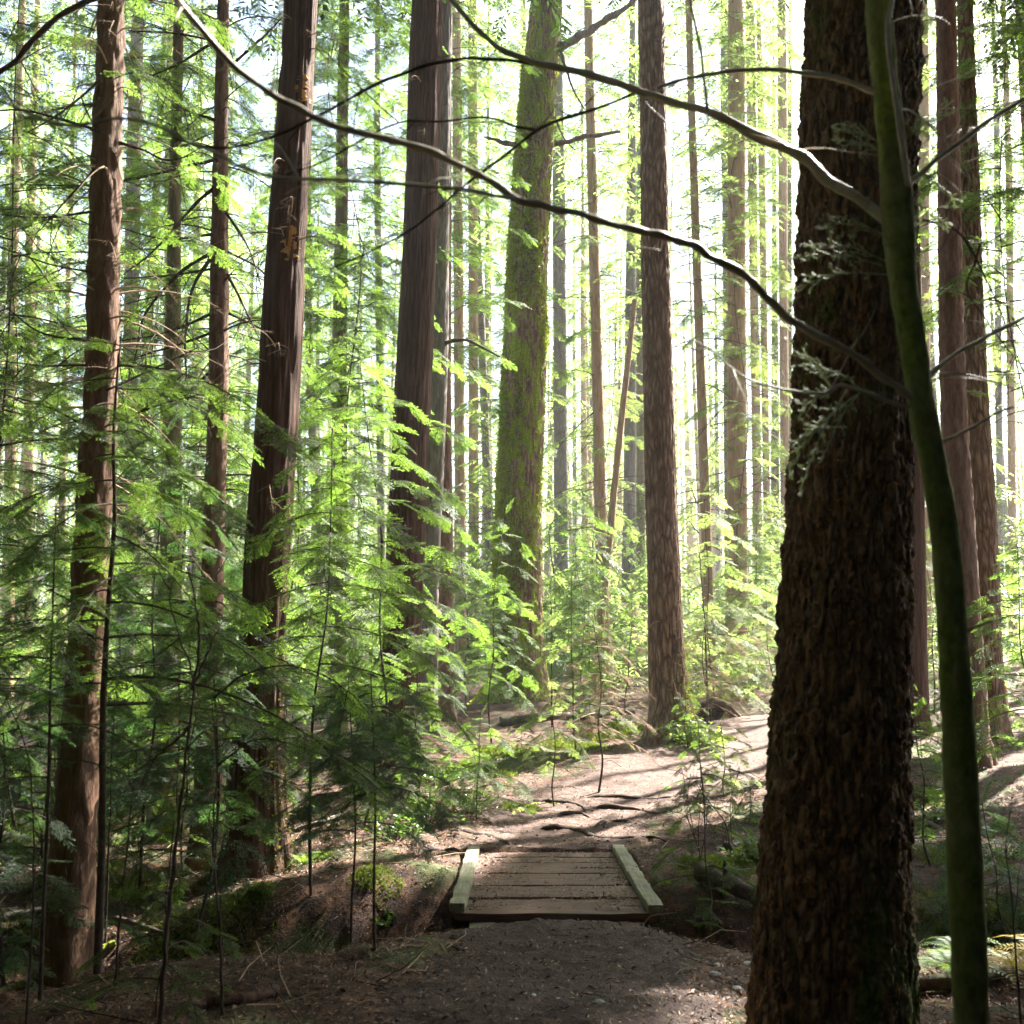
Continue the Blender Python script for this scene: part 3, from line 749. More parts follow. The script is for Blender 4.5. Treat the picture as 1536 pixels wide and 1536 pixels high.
# dark dead limbs on the slender trunk and the leftmost trunk
def limbs(T, Y, lst, mat='twig', r0=.018, r1=.005):
    for i, pts in enumerate(lst):
        k = r0 * (1 if len(pts) > 3 else .75)
        px_limb(T[0], T[1], pts, Y, k, r1, mat, seed=i, dY=.25 * math.sin(i * 2.3), sides=6, twigs=11, tw=2.4)
limbs(T2, 9.55, [[(318, 380), (280, 402), (240, 440), (215, 480), (203, 535), (185, 590)], [(318, 403), (250, 414), (182, 417)],
    [(316, 385), (290, 430), (278, 500), (282, 600)], [(320, 352), (240, 358), (182, 342)], [(342, 378), (385, 400), (420, 440)],
    [(342, 412), (365, 460), (395, 520)], [(343, 470), (390, 492), (440, 530)], [(328, 62), (260, 50), (192, 46)],
    [(327, 60), (255, 102), (195, 125)], [(318, 470), (245, 500), (178, 512)], [(316, 500), (250, 522), (178, 545)],
    [(320, 240), (230, 262), (150, 276), (40, 277)], [(326, 30), (285, 10), (250, -20)], [(340, 320), (372, 370), (392, 430)],
    [(322, 280), (280, 320), (235, 372), (185, 412)], [(312, 560), (270, 600), (200, 640)], [(344, 100), (390, 60), (430, 20)], [(322, 180), (270, 160), (225, 95)]])
limbs(T1, 6.3, [[(140, 318), (70, 326), (0, 322)], [(138, 408), (80, 398), (-10, 365)], [(134, 512), (60, 498), (5, 458)],
    [(133, 548), (60, 548), (-10, 540)], [(145, 195), (90, 178), (20, 165), (-20, 168)], [(150, 120), (90, 170), (30, 205)],
    [(146, 250), (100, 300), (60, 345)], [(128, 640), (70, 610), (0, 590)], [(178, 215), (215, 225), (250, 240), (290, 232)],
    [(160, 585), (215, 560), (300, 520)], [(158, 640), (230, 610), (310, 590)]], r0=.011, r1=.003)
px_limb(T1[0], T1[1], [(165, -10), (105, 14), (55, 55), (20, 92), (-20, 125)], 4.6, .016, .010, 'twig', seed=3)
# stout broken limbs on the mossy tree
for i, (pts, a, b_) in enumerate([([(838, 75), (860, 62), (895, 38), (925, 22), (955, -5)], .10, .05), ([(832, 215), (850, 213), (890, 203), (930, 198)], .07, .03),
                              ([(842, 80), (850, 105), (862, 140), (878, 165)], .04, .01), ([(775, 218), (750, 212), (725, 205)], .07, .02),
                              ([(838, 190), (833, 175), (845, 206), (862, 225)], .03, .01)]):
    px_limb(T5[0], T5[1], pts, 20.9, a, b_, 'grey', seed=i, knob=.3)
px_limb(T4b[0], T4b[1], [(668, 515), (700, 510), (725, 522), (750, 535)], 16.4, .03, .015, 'twig', seed=8)

# ------------------------------------------------------------------ the green sapling with its long bare limbs
rows8 = [(1318, -60, 34), (1318, 0, 38), (1330, 137, 37), (1340, 240, 42), (1347, 325, 48), (1354, 420, 40), (1367, 500, 38), (1381, 600, 40), (1399, 690, 39), (1413, 773, 40), (1428, 936, 44), (1438, 1100, 48), (1448, 1300, 50), (1458, 1536, 51)]
T8 = px_tree('T8', 'young_tree', 'slim green-barked young tree in front of the huge fir, with long bare limbs', rows8, 2.9, 'sapling', 'plain', seed=31, top=5.2, nth=56, nz=420, flare=.2, amp=.0028)
B = T8[1]
def b8(pts, r0, r1, dY=0, mat='limb', n=None, seed=1, Y=2.9, label=None): px_limb(T8[0], B, pts, Y, r0, r1, mat, dY=dY, seed=seed, sides=10, n=n, knob=.2, label=label, twigs=7 if r0 > .004 else 12)
b8([(1345, 340), (1318, 318), (1262, 282), (1200, 238), (1130, 200), (1060, 168), (960, 140), (870, 107), (800, 95), (765, 80), (720, 48), (672, -6)], .0165, .0075, .25, seed=2, label='long upper limb sweeping to the top edge')
b8([(800, 96), (760, 90), (700, 88), (640, 98), (580, 120), (520, 150), (480, 172), (400, 208), (340, 222), (280, 214), (262, 208)], .0065, .003, .1, Y=3.1, mat='twig', seed=3)
b8([(952, 140), (900, 160), (808, 195), (765, 227), (713, 265), (665, 305), (617, 344), (560, 375), (495, 404)], .0055, .0025, .15, Y=3.05, mat='twig', seed=4)
b8([(808, 195), (775, 190), (735, 178), (660, 182), (598, 184), (540, 212), (490, 240), (430, 262)], .004, .002, .1, Y=3.1, mat='twig', seed=5)
b8([(598, 184), (560, 150), (520, 110), (480, 70)], .003, .0014, .1, Y=3.12, mat='twig', seed=55)
b8([(1316, 140), (1270, 122), (1217, 111), (1170, 104), (1123, 105), (1058, 113), (1010, 124), (985, 133)], .0085, .004, -.1, seed=6)
b8([(1062, 168), (1056, 120), (1048, 60), (1032, -10)], .005, .0035, 0, Y=2.96, seed=7)
b8([(1372, 600), (1354, 586), (1320, 562), (1287, 535), (1240, 508), (1194, 484), (1150, 448), (1112, 410), (1075, 388), (1034, 367), (985, 352), (936, 340), (880, 322), (780, 298), (720, 263), (660, 233), (600, 213), (560, 204), (515, 192), (465, 170), (420, 148), (385, 125), (350, 98), (315, 60), (290, 28), (262, -6)], .0118, .0062, -.9, n=200, seed=8, label='long lower limb, pale where the sun catches it')
b8([(778, 299), (740, 292), (700, 285), (600, 276), (500, 270), (410, 264), (360, 250), (320, 228), (280, 212), (250, 196), (190, 178), (100, 188), (0, 152)], .0045, .003, -.1, Y=2.3, seed=9)
b8([(1366, 612), (1330, 600), (1295, 588), (1260, 578), (1240, 588), (1225, 590), (1190, 586), (1159, 580), (1116, 566), (1092, 547), (1060, 520), (1010, 500)], .006, .002, -.2, seed=10)
b8([(1350, 300), (1364, 276), (1395, 248), (1430, 220), (1480, 182), (1560, 135)], .0095, .006, .15, seed=11)
b8([(1362, 280), (1354, 235), (1345, 170), (1340, 130), (1333, 60), (1336, 5), (1344, -20)], .0075, .006, -.04, Y=2.86, seed=12)
b8([(1386, 575), (1404, 556), (1440, 528), (1490, 500), (1560, 466)], .0085, .005, .1, seed=13)
b8([(1404, 668), (1425, 658), (1460, 640), (1490, 622), (1522, 610)], .0055, .003, -.1, seed=14)
b8([(1436, 955), (1458, 944), (1478, 935), (1492, 930)], .006, .003, -.1, seed=15)
b8([(1404, 560), (1440, 560), (1490, 572), (1545, 592)], .003, .0015, 0, seed=16)
b8([(1340, 165), (1365, 165), (1395, 190), (1440, 240), (1470, 300)], .003, .0015, .3, seed=17)
b8([(1385, 330), (1440, 350), (1480, 420), (1536, 560)], .004, .002, .5, Y=3.3, mat='twig', seed=18)
b8([(1470, 366), (1462, 395), (1450, 425), (1480, 480), (1540, 560)], .0035, .0015, .2, Y=3.4, mat='twig', seed=19)

# little sunlit sprigs on the near side of the huge fir
def sprig(root, base, px0, px1, Y, seed):
    r = np.random.default_rng(seed); g = Geo()
    a = P(*px0, Y) - base; b_ = P(*px1, Y - .05) - base
    ln = np.linalg.norm(b_ - a); mid = (a + b_) / 2 + np.array([0, 0, .08 * ln])
    sp = smooth_line(np.array([a, mid, b_]), 12)
    g.add(*tube(sp, np.linspace(.0018, .0008, 12), 5, n=12), 1)
    T = unit(np.gradient(sp, axis=0)); O, D, S = [], [], []
    for i in range(9):
        q = .2 + .8 * i / 9; j = min(int(q * 11), 10); s = 1 if i % 2 else -1
        v = T[j] + s * np.array([.1, .25, .6]) * r.uniform(.4, 1.0) + r.normal(0, .15, 3)
        O.append(sp[j]); D.append(v); S.append(r.uniform(.025, .06))
    O.append(sp[-1]); D.append(T[-1]); S.append(.045)
    for o_, d_, l_ in zip(O, D, S):
        d_ = unit(np.array(d_)); q_ = [o_, o_ + d_ * l_ * .6, o_ + unit(d_ + r.normal(0, .3, 3)) * l_ * 1.2 + [0, 0, .1 * l_]]
        g.add(*tube(np.array(q_), np.array([.0016, .0013, .0009]), 4, n=6), 1)
        for e in range(4):
            p_ = q_[0] + (q_[2] - q_[0]) * r.uniform(.3, 1); v_ = unit(d_ + r.normal(0, .6, 3)) * l_ * r.uniform(.15, .4)
            g.add(*tube(np.array([p_, p_ + v_ * .5, p_ + v_]), np.array([.001, .0014, .0018]), 4, n=4), 0)
    obj('leafy_twig', g.mesh('leafy_twig', [M['sprig'], M['sprig']]), root)
for i, (a, b_) in enumerate([((1322, 398), (1200, 386)), ((1330, 392), (1222, 368)), ((1330, 412), (1198, 430)), ((1260, 580), (1212, 606)), ((1290, 588), (1240, 672)), ((1285, 592), (1192, 690)),
                            ((1270, 585), (1205, 722)), ((1262, 640), (1205, 655)), ((1250, 585), (1200, 532)), ((1322, 215), (1262, 194)), ((1326, 352), (1250, 335)), ((1300, 590), (1222, 550)), ((1325, 230), (1275, 212)),
                            ((1350, 215), (1400, 180)), ((1360, 250), (1420, 290)), ((1362, 300), (1405, 330))]):
    sprig(T8[0], B, a, b_, 2.93, 300 + i)

# ------------------------------------------------------------------ unseen trees added outside the frame to shade the foreground
off = [(7.5, 9.5), (10.5, 12), (13, 15.5), (9.5, 16.5), (12, 20), (16, 18), (15, 12), (6.2, 5.5), (11, 8), (3.2, 1.2), (5.5, -1.5), (-3.5, 1.0), (-6, 5),
       (0.5, -3.5), (-5, -3), (17, 22), (-8.5, 9.5), (10.4, 21.2), (13.0, 25.3), (9.7, 19.5), (15.5, 29.4), (2.5, -6.5), (-9.5, 2), (-6.2, 8.6), (4.2, 7.2), (-2.8, 3.6), (-8, 13)]
offlab = 'tall hemlock added outside the picture, its crown shading the path'
for i, (x, y) in enumerate(off):
    r = np.random.default_rng(800 + i); b0 = np.array([x, y, float(H(x, y))])
    t = thing('hemlock_tree', offlab, 'tree', b0, 'added shading trees around the viewpoint')
    rt = r.uniform(.16, .26)
    V, Q, _ = trunk_geo(np.array([[0, 0, -.15, rt], [0, 0, 3, rt * .9], [.1, 0, 12, rt * .6], [.1, 0, 25, .03]]), 20, 60, 'plain', i)
    obj('trunk', mesh_np('trunk', V, Q, [M['hemlock']], smooth=True), t)
    g = crown_geo(world=b0, seed=820 + i, z0=18 if y > 19 else 10.5 if y > 4 else 8.5, z1=r.uniform(21, 26), rad=4.2 if y < 19 else 2.5, nb=120 if y < 19 else 50, lod=2, ss=.95, gap=.2, wid=1.6)
    obj('crown', g.mesh('crown', [M['canopy'], M['twig']]), t)

thick = []  # unseen dense hemlocks added to darken the foreground
for i in range(3):
    g = crown_geo(z0=.3, z1=15, rad=3.3, nb=170, lod=2, seed=880 + i, ss=.95, gap=.17, wid=2.0, prof=lambda f: 1 - .75 * f)
    thick.append(g.mesh('crown', [M['canopy'], M['twig']]))
r = np.random.default_rng(881)
tv, tq, _ = trunk_geo(np.array([[0, 0, -.15, .16], [0, 0, 4, .13], [0, 0, 15.5, .02]]), 14, 20, 'plain', 5)
tm = mesh_np('trunk', tv, tq, [M['hemlock']], smooth=True)
for i, (a, d) in enumerate([(62, 6.0), (80, 5.4), (100, 5.0), (122, 4.8), (145, 5.0), (168, 5.2), (190, 5.2), (212, 5.0), (236, 4.8), (258, 5.0), (280, 5.6), (297, 7.0),
                            (70, 9.5), (92, 9), (135, 9), (178, 9.5), (222, 9), (268, 9), (288, 10), (306, 8.2), (312, 11.5), (64, 8.5)]):
    x, y = d * math.sin(R(a)), d * math.cos(R(a))
    t = thing('shade_hemlock', 'bushy low-branched hemlock added unseen behind the viewpoint to darken the foreground', 'tree', (x, y, float(H(x, y))), 'added bushy hemlocks around the viewpoint')
    obj('trunk', tm, t); c = obj('crown', thick[i % 3], t); c.rotation_euler = (0, 0, i * 2.0)
# ------------------------------------------------------------------ far trunks
farcrowns = []
for i in range(6):
    r = np.random.default_rng(600 + i)
    z0 = [7, 10, 5, 12, 8, 14][i]
    g = crown_geo(z0=z0, z1=32, rad=[3.2, 2.8, 3.6, 3, 2.6, 3.4][i], nb=[110, 92, 112, 88, 86, 90][i], lod=2, seed=610 + i, ss=1.0, gap=.34, droop=.35, wid=1.0, rag=.5, prof=lambda f: (.45 + .55 * math.sin(f * 2.6)) * (1 - f * .5))
    farcrowns.append(g.mesh('crown', [M['leaf_far'], M['twig']]))
deadmesh = []
for i in range(3):
    g = Geo(); r = np.random.default_rng(660 + i)
    for k in range(46):
        z = r.uniform(2.5, 13); sp, Os, Ds, Ss = branch_sprays((0, 0, z), r.uniform(0, 6.3), r.uniform(.4, 2.4), r.normal(0, .2), r.uniform(.1, .5), .5, r, gap=.3)
        g.add(*tube(sp, np.linspace(.014, .004, len(sp)), 4, n=6), 0)
        add_sprays(g, np.array(Os), np.array(Ds), np.array(Ss), 2, r, twig_i=0, dead=True)
    deadmesh.append(g.mesh('dead_branches', [M['twig']]))
FT = [((22, 300, 15), (10, 1030, 18), 30, 'pale trunk at the left edge, the left one of a close pair', 'far'),
      ((48, 250, 13), (38, 1030, 16), 32, 'pale trunk near the left edge, the right one of a close pair', 'far'),
      ((203, 150, 20), (188, 1000, 26), 26, 'blurred grey trunk just right of the leftmost brown trunk', 'grey'),
      ((255, 100, 11), (250, 900, 13), 38, 'thin pinkish far trunk left of the slender dark trunk', 'far'),
      ((296, 330, 10), (290, 900, 12), 42, 'thin faint far trunk close to the left side of the slender dark trunk', 'grey'),
      ((94, 700, 10), (92, 1010, 13), 36, 'thin lit far trunk left of the leftmost brown trunk', 'far'),
      ((685, 0, 13), (691, 950, 17), 28, 'pale ringed trunk right of the dark cluster left of centre', 'far'),
      ((709, 60, 13), (711, 900, 16), 31, 'pale straight trunk left of the big mossy trunk', 'far'),
      ((731, 400, 7), (728, 850, 9), 45, 'very thin faint trunk touching the left side of the big mossy trunk', 'grey'),
      ((838, 250, 18), (842, 900, 22), 36, 'faint brown trunk peeping out right of the big mossy trunk', 'grey'),
      ((883, 50, 13), (905, 930, 19), 26, 'ringed brown trunk midway between the mossy trunk and the braided one', 'far'),
      ((962, 280, 12), (961, 780, 14), 38, 'dim mossy trunk just left of the braided trunk', 'far_moss'),
      ((1037, 150, 11), (1063, 910, 16), 25, 'slim ringed trunk just right of the braided trunk', 'far'),
      ((1104, 60, 24), (1106, 960, 32), 25, 'thick pale brown trunk between the braided trunk and the huge fir', 'far'),
      ((1086, 0, 10), (1092, 700, 12), 42, 'thin pale trunk on the left side of the thick pale brown one', 'grey'),
      ((1124, -20, 11), (1136, 760, 14), 40, 'thin pale trunk on the right side of the thick pale brown one', 'far'),
      ((1141, 150, 9), (1151, 830, 11), 40, 'thinnest of the pale trunks left of the huge fir', 'far'),
      ((1172, 0, 12), (1178, 850, 14), 35, 'pale trunk nearest the left side of the huge fir', 'far'),
      ((1384, 0, 14), (1388, 820, 18), 30, 'orange-lit far trunk between the huge fir and the green sapling', 'far'),
      ((1512, 200, 9), (1519, 840, 12), 38, 'thin pale trunk nearest the right edge', 'far'),
      ((1494, 150, 8), (1500, 800, 10), 44, 'thin faint trunk just right of the braided trunk near the right edge', 'grey'),
      ((566, 200, 10), (572, 800, 12), 36, 'thin faint trunk left of the tall dark trunk', 'grey'),
      ((465, 560, 12), (480, 900, 14), 30, 'dim trunk seen through the sprays right of the leaning cedar', 'far_moss')]
used = []
for i, (a, b_, Y, lab, mat) in enumerate(FT):
    rows = [(a[0] + (b_[0] - a[0]) * t, a[1] + (b_[1] - a[1]) * t, a[2] + (b_[2] - a[2]) * t) for t in (0, .5, 1)]
    rt, base, ax, rr = px_tree('F%d' % i, 'conifer_tree', lab, rows, Y, mat, 'plain', seed=40 + i, nth=20, nz=140, top=32, flare=.3)
    used.append((base[0], base[1]))
    c = obj('crown', farcrowns[i % 6], rt); c.rotation_euler = (0, 0, i * 1.7); x9, _ = ax(12); c.location = (float(x9) * 1.0, 0, 3 if 5 < i < 20 else 0)
    d = obj('dead_branches', deadmesh[i % 3], rt); d.rotation_euler = (0, 0, i * 2.1); x9, _ = ax(7); d.location = (float(x9), 0, 0)
# leaning pole and two thin poles
px_tree('FL', 'leaning_tree', 'slim pale pole leaning to the right, left of the braided trunk', [(952, 450, 8), (930, 650, 10), (908, 870, 11)], 25, 'far', 'plain', seed=71, nth=16, nz=60, top=9, flare=.1)
px_tree('FP', 'young_hemlock', 'thin dark mossy pole right of the big mossy trunk', [(868, 500, 6), (876, 650, 7), (886, 800, 9), (890, 960, 10)], 19, 'far_moss', 'plain', seed=72, nth=12, nz=60, top=6.8, flare=.1, rtop=.01) if False else None

ftr = []
for i in range(3):
    V, Q, _ = trunk_geo(np.array([[0, 0, -.3, .24], [.02, 0, 4, .2], [.1 * (i - 1), .05, 14, .15], [.15 * (i - 1), .05, 33, .02]]), 14, 50, 'plain', 90 + i, .3)
    ftr.append(mesh_np('trunk', V, Q, [M[('far', 'grey', 'far_moss')[i]]], smooth=True))
r = np.random.default_rng(99); cnt = 0
def clear_of_path(x, y): return abs(x - float(path_x(y))) > 2.2
lab_far = 'one of the thin hazy trunks standing far back between the others'
while cnt < 80:
    y = 33 + 55 * r.random() ** .85; x = r.uniform(-.56, .56) * y
    if min((x - a) ** 2 + (y - b_) ** 2 for a, b_ in used) < 3.5 or not clear_of_path(x, y): continue
    used.append((x, y)); cnt += 1; k = r.integers(0, 3)
    t = thing('conifer_tree', lab_far, 'tree', (x, y, float(H(x, y))), 'thin trees in the hazy distance')
    s = r.uniform(.75, 1.15); t.scale = (s, s, r.uniform(.9, 1.15)); t.rotation_euler = (r.normal(0, .02), r.normal(0, .02), 0)
    obj('trunk', ftr[k], t)
    c = obj('crown', farcrowns[r.integers(0, 6)], t); c.rotation_euler = (0, 0, r.uniform(0, 6.3)); c.location = (0, 0, r.uniform(-2, 3))
    if y < 50: d = obj('dead_branches', deadmesh[r.integers(0, 3)], t); d.rotation_euler = (0, 0, r.uniform(0, 6.3))

# the wood beyond, read as one mass
g = Geo(); r = np.random.default_rng(123)
n = 620; yy = 88 + 110 * r.random(n); xx = r.uniform(-.65, .65, n) * yy
A = np.stack([xx, yy, np.full(n, 1.)], 1); Bt = A + np.stack([r.normal(0, .4, n), r.normal(0, .4, n), r.uniform(24, 34, n)], 1)
g.add(*prisms(A, Bt, r.uniform(.18, .38, n), np.full(n, .04)), 1)
m_ = n * 170; ti = r.integers(0, n, m_); f = r.random(m_) ** .8
O = A[ti] + (Bt[ti] - A[ti]) * f[:, None]; az = r.uniform(0, 6.28, m_); rr_ = r.uniform(.1, 3.4, m_) * (1.15 - f)
O = O + np.stack([np.cos(az) * rr_, np.sin(az) * rr_, -rr_ * .15], 1)
D = np.stack([np.cos(az) + r.normal(0, .5, m_), np.sin(az) + r.normal(0, .5, m_), r.normal(-.25, .3, m_)], 1)
g.add(*blades(O, D, np.tile([[0, 0, 1.]], (m_, 1)) + r.normal(0, .5, (m_, 3)), r.uniform(.4, 1.3, m_), r.uniform(.06, .16, m_)), 0)
# low scrub of the far floor
m_ = 60000; yy = 34 + 100 * r.random(m_) ** 1.3; xx = r.uniform(-.6, .6, m_) * yy; zz = Hs(xx, yy) + r.random(m_) ** 1.6 * np.clip(2.2 + 1.5 * noise(xx * .2, yy * .2, 0, 5), .3, 4)
O = np.stack([xx, yy, zz], 1); g.add(*blades(O, r.normal(size=(m_, 3)) * [1, 1, .4], r.normal(0, .4, (m_, 3)) + [0, 0, 1], r.uniform(.2, .6, m_), r.uniform(.04, .09, m_)), 0)
tag(obj('distant_forest', g.mesh('distant_forest', [M['leaf_far'], M['far']])), 'distant wood of thin pale trunks and light green foliage', 'forest', kind='stuff')

# ------------------------------------------------------------------ young hemlocks
def young(name, label, px, py, Y, h, rad, nb, lod, leaf, seed, z0f=.25, pts=None, ss=.35, gap=.11, droop=.35, rise=.1, rt=.014, dead=False, side=.55, wid=1.0, cat='young hemlock', group=None, bare='twig', prof=None, zbase=None, open_=False):
    b0 = P(px, py, Y); z = float(H(b0[0], Y)); base = np.array([b0[0], Y, z])
    t = thing(name, label, cat, base, group); r = np.random.default_rng(seed)
    if pts: W = np.array([P(a, b_, Y) for a, b_ in pts]) - base; W = np.concatenate([[[0, 0, -.05]], W]) if W[0][2] > .3 else W
    else:
        k = 6; zz = np.linspace(-.05, h, k); W = np.stack([np.cumsum(r.normal(0, .02 * h, k)), np.cumsum(r.normal(0, .02 * h, k)), zz], 1); W[:, :2] -= W[0, :2]
    rad_ = np.linspace(rt, .003, len(W)); V, Q = tube(W, rad_, 7, 30, .1, seed)
    obj('stem', mesh_np('stem', V, Q, [M['twig']], smooth=True), t)
    axf = lambda q: (float(np.interp(q, W[:, 2], W[:, 0])), float(np.interp(q, W[:, 2], W[:, 1])))
    hh = W[-1][2]; g = Geo(); OS, DS, SS = [], [], []; ga = r.uniform(0, 6)
    for i in range(nb):
        f = (i + r.random()) / nb; q = hh * (z0f + (1 - z0f) * f); ga += 2.4 + r.normal(0, .35)
        L = rad * (prof(f, ga) if prof else (1 - f) ** .6 * min(1, .6 + f * 2)) * r.uniform(.6, 1.15) + .08
        sp, Os, Ds, Ss = branch_sprays((*axf(q), q), ga, L, rise + r.normal(0, .1), droop, ss, r, side=side, gap=gap, t0=.12)
        g.add(*tube(sp, np.linspace(.002 + .004 * L, .001, len(sp)), 4, n=9), 1)
        OS += Os; DS += Ds; SS += Ss
    OS.append([*axf(hh), hh]); DS.append([.3, .1, .8]); SS.append(ss * .6)
    OS = np.array(OS); DS = np.array(DS); SS = np.array(SS)
    if open_:
        wz = OS[:, 2] + z; kp = ~lit_mask(OS[:, 0] + base[0] - wz * SX / SZ, OS[:, 1] + base[1] - wz * SY / SZ); OS, DS, SS = OS[kp], DS[kp], SS[kp]
    add_sprays(g, OS, DS, SS, lod, r, dead=dead, wid=wid)
    obj('foliage' if not dead else 'dry_twigs', g.mesh('foliage', [M[leaf], M['dry' if dead else bare]]), t)
    return t
rt_prof = lambda f, a: (.55 + .75 * max(0, math.cos(a)) + .1) * (1 - .45 * f)
young('young_hemlock', 'young hemlock with curved stem before the leftmost trunk, its bright sprays spreading right', 150, 1463, 5.7, 3.4, 1.35, 27, 0, 'leaf', 401, pts=[(146, 1460), (153, 1250), (155, 1050), (163, 900), (172, 780), (170, 660), (176, 560), (182, 500)], z0f=.42, ss=.36, gap=.10, rt=.022, prof=rt_prof)
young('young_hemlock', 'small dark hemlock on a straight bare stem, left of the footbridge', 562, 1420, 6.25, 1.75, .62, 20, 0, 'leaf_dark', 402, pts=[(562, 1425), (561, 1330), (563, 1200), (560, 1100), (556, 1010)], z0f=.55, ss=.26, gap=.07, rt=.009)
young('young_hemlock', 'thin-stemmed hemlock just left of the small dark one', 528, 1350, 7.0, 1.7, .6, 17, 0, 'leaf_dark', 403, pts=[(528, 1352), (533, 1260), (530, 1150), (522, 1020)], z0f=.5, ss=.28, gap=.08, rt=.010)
young('young_hemlock', 'young hemlock before the leaning cedar, its bright layered sprays at its right', 470, 1200, 7.9, 3.3, 1.25, 28, 0, 'leaf', 404, z0f=.30, ss=.42, gap=.10)
young('young_hemlock', 'bright young hemlock just left of the tall dark trunk', 545, 1150, 10.2, 4.5, 1.4, 28, 0, 'leaf', 405, z0f=.34, ss=.45, gap=.11)
young('young_hemlock', 'full green hemlock between the slender trunk and the leaning cedar', 350, 1200, 10.6, 4.4, 1.5, 32, 1, 'leaf', 406, z0f=.15, ss=.45, gap=.12)
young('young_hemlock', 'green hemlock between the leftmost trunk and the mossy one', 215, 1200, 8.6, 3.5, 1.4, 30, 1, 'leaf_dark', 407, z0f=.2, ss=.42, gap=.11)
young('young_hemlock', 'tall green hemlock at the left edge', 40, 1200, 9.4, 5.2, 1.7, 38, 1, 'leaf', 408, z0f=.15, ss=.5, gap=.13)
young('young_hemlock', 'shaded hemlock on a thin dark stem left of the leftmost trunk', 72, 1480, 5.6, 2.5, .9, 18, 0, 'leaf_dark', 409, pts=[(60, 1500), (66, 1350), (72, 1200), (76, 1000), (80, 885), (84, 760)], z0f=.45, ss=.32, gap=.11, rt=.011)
young('young_hemlock', 'large hemlock far left behind the others', -40, 1150, 13, 7.5, 2.4, 44, 1, 'leaf', 410, z0f=.1, ss=.65, gap=.18)
young('young_hemlock', 'large hemlock behind the leaning cedar', 420, 1100, 13.5, 7.2, 2.0, 44, 1, 'leaf', 411, z0f=.15, ss=.6, gap=.18)
young('young_hemlock', 'large hemlock rising behind the mossy slender trunk', 230, 1100, 14.5, 8.5, 2.2, 46, 1, 'leaf', 412, z0f=.12, ss=.62, gap=.18)
young('young_hemlock', 'tall hemlock filling the gap left of the tall dark trunk', 540, 1080, 16, 7.5, 2.0, 42, 1, 'leaf', 413, z0f=.1, ss=.6, gap=.18)
young('young_hemlock', 'small layered hemlock in front of the big mossy trunk', 738, 1088, 15.5, 3.2, 1.15, 26, 1, 'leaf', 414, z0f=.25, ss=.42, gap=.12)
young('dry_hemlock', 'dry hemlock of bare beige twigs left of the braided trunk', 897, 1190, 12.4, 1.9, .9, 18, 1, 'dry', 415, z0f=.3, ss=.3, gap=.1, dead=True, cat='dry hemlock')
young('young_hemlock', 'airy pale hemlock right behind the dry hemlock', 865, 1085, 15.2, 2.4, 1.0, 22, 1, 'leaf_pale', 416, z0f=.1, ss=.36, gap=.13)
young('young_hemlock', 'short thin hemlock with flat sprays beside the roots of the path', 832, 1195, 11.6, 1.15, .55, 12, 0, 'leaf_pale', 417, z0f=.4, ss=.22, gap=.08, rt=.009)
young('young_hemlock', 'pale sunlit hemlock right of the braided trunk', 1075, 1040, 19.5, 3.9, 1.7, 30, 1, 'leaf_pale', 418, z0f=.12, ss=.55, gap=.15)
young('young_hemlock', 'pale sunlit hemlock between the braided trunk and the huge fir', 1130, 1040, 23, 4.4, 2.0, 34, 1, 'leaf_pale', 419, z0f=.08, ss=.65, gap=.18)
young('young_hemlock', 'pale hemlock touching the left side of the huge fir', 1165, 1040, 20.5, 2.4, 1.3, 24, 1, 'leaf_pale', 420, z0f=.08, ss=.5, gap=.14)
young('dry_hemlock', 'dry brown undergrowth before the thick pale brown trunk', 1120, 1040, 21.5, 1.9, 1.4, 26, 1, 'dry', 421, z0f=.05, ss=.5, gap=.13, dead=True, cat='dry hemlock')
young('dry_hemlock', 'pale dry bush of beige twigs left of the braided trunk, farther back', 940, 1055, 18, 2.2, 1.1, 22, 1, 'dry', 441, z0f=.15, ss=.4, gap=.12, dead=True, cat='dry hemlock')
young('dry_hemlock', 'pale dry bush of beige twigs right of the braided trunk', 1065, 1050, 18.5, 1.9, 1.1, 22, 1, 'dry', 442, z0f=.12, ss=.4, gap=.12, dead=True, cat='dry hemlock')
young('young_hemlock', 'green hemlock behind and right of the big mossy trunk', 870, 1040, 24, 4.6, 1.8, 34, 1, 'leaf', 422, z0f=.1, ss=.6, gap=.17)
young('young_hemlock', 'small green hemlock at the foot of the tall dark trunk', 628, 1110, 12.4, 1.9, .85, 24, 1, 'leaf', 423, z0f=.1, ss=.36, gap=.1)
young('young_hemlock', 'low green hemlock left of the path just past the footbridge', 715, 1180, 10.6, .95, .65, 18, 0, 'leaf', 424, z0f=.15, ss=.24, gap=.08, rt=.008)
young('young_hemlock', 'green hemlock behind the three clustered trunks', 700, 1080, 19.5, 3.4, 1.4, 28, 1, 'leaf', 425, z0f=.08, ss=.5, gap=.14)
young('young_hemlock', 'bright hemlock at the right edge behind the braided trunk', 1535, 1080, 11.5, 2.7, 1.2, 30, 1, 'leaf', 426, z0f=.2, ss=.42, gap=.11)
young('young_hemlock', 'low green hemlock between the huge fir and the green sapling', 1392, 1150, 8.8, 1.15, .6, 20, 0, 'leaf', 427, z0f=.2, ss=.28, gap=.08, rt=.01)
young('young_hemlock', 'low dark hemlock right of the green sapling', 1500, 1200, 7.6, 1.05, .7, 18, 0, 'leaf_dark', 428, z0f=.2, ss=.3, gap=.09, rt=.01)
young('young_hemlock', 'tiny hemlock growing at the foot of the braided trunk', 1030, 1110, 15.6, .8, .5, 16, 1, 'leaf', 429, z0f=.1, ss=.22, gap=.07, rt=.008)
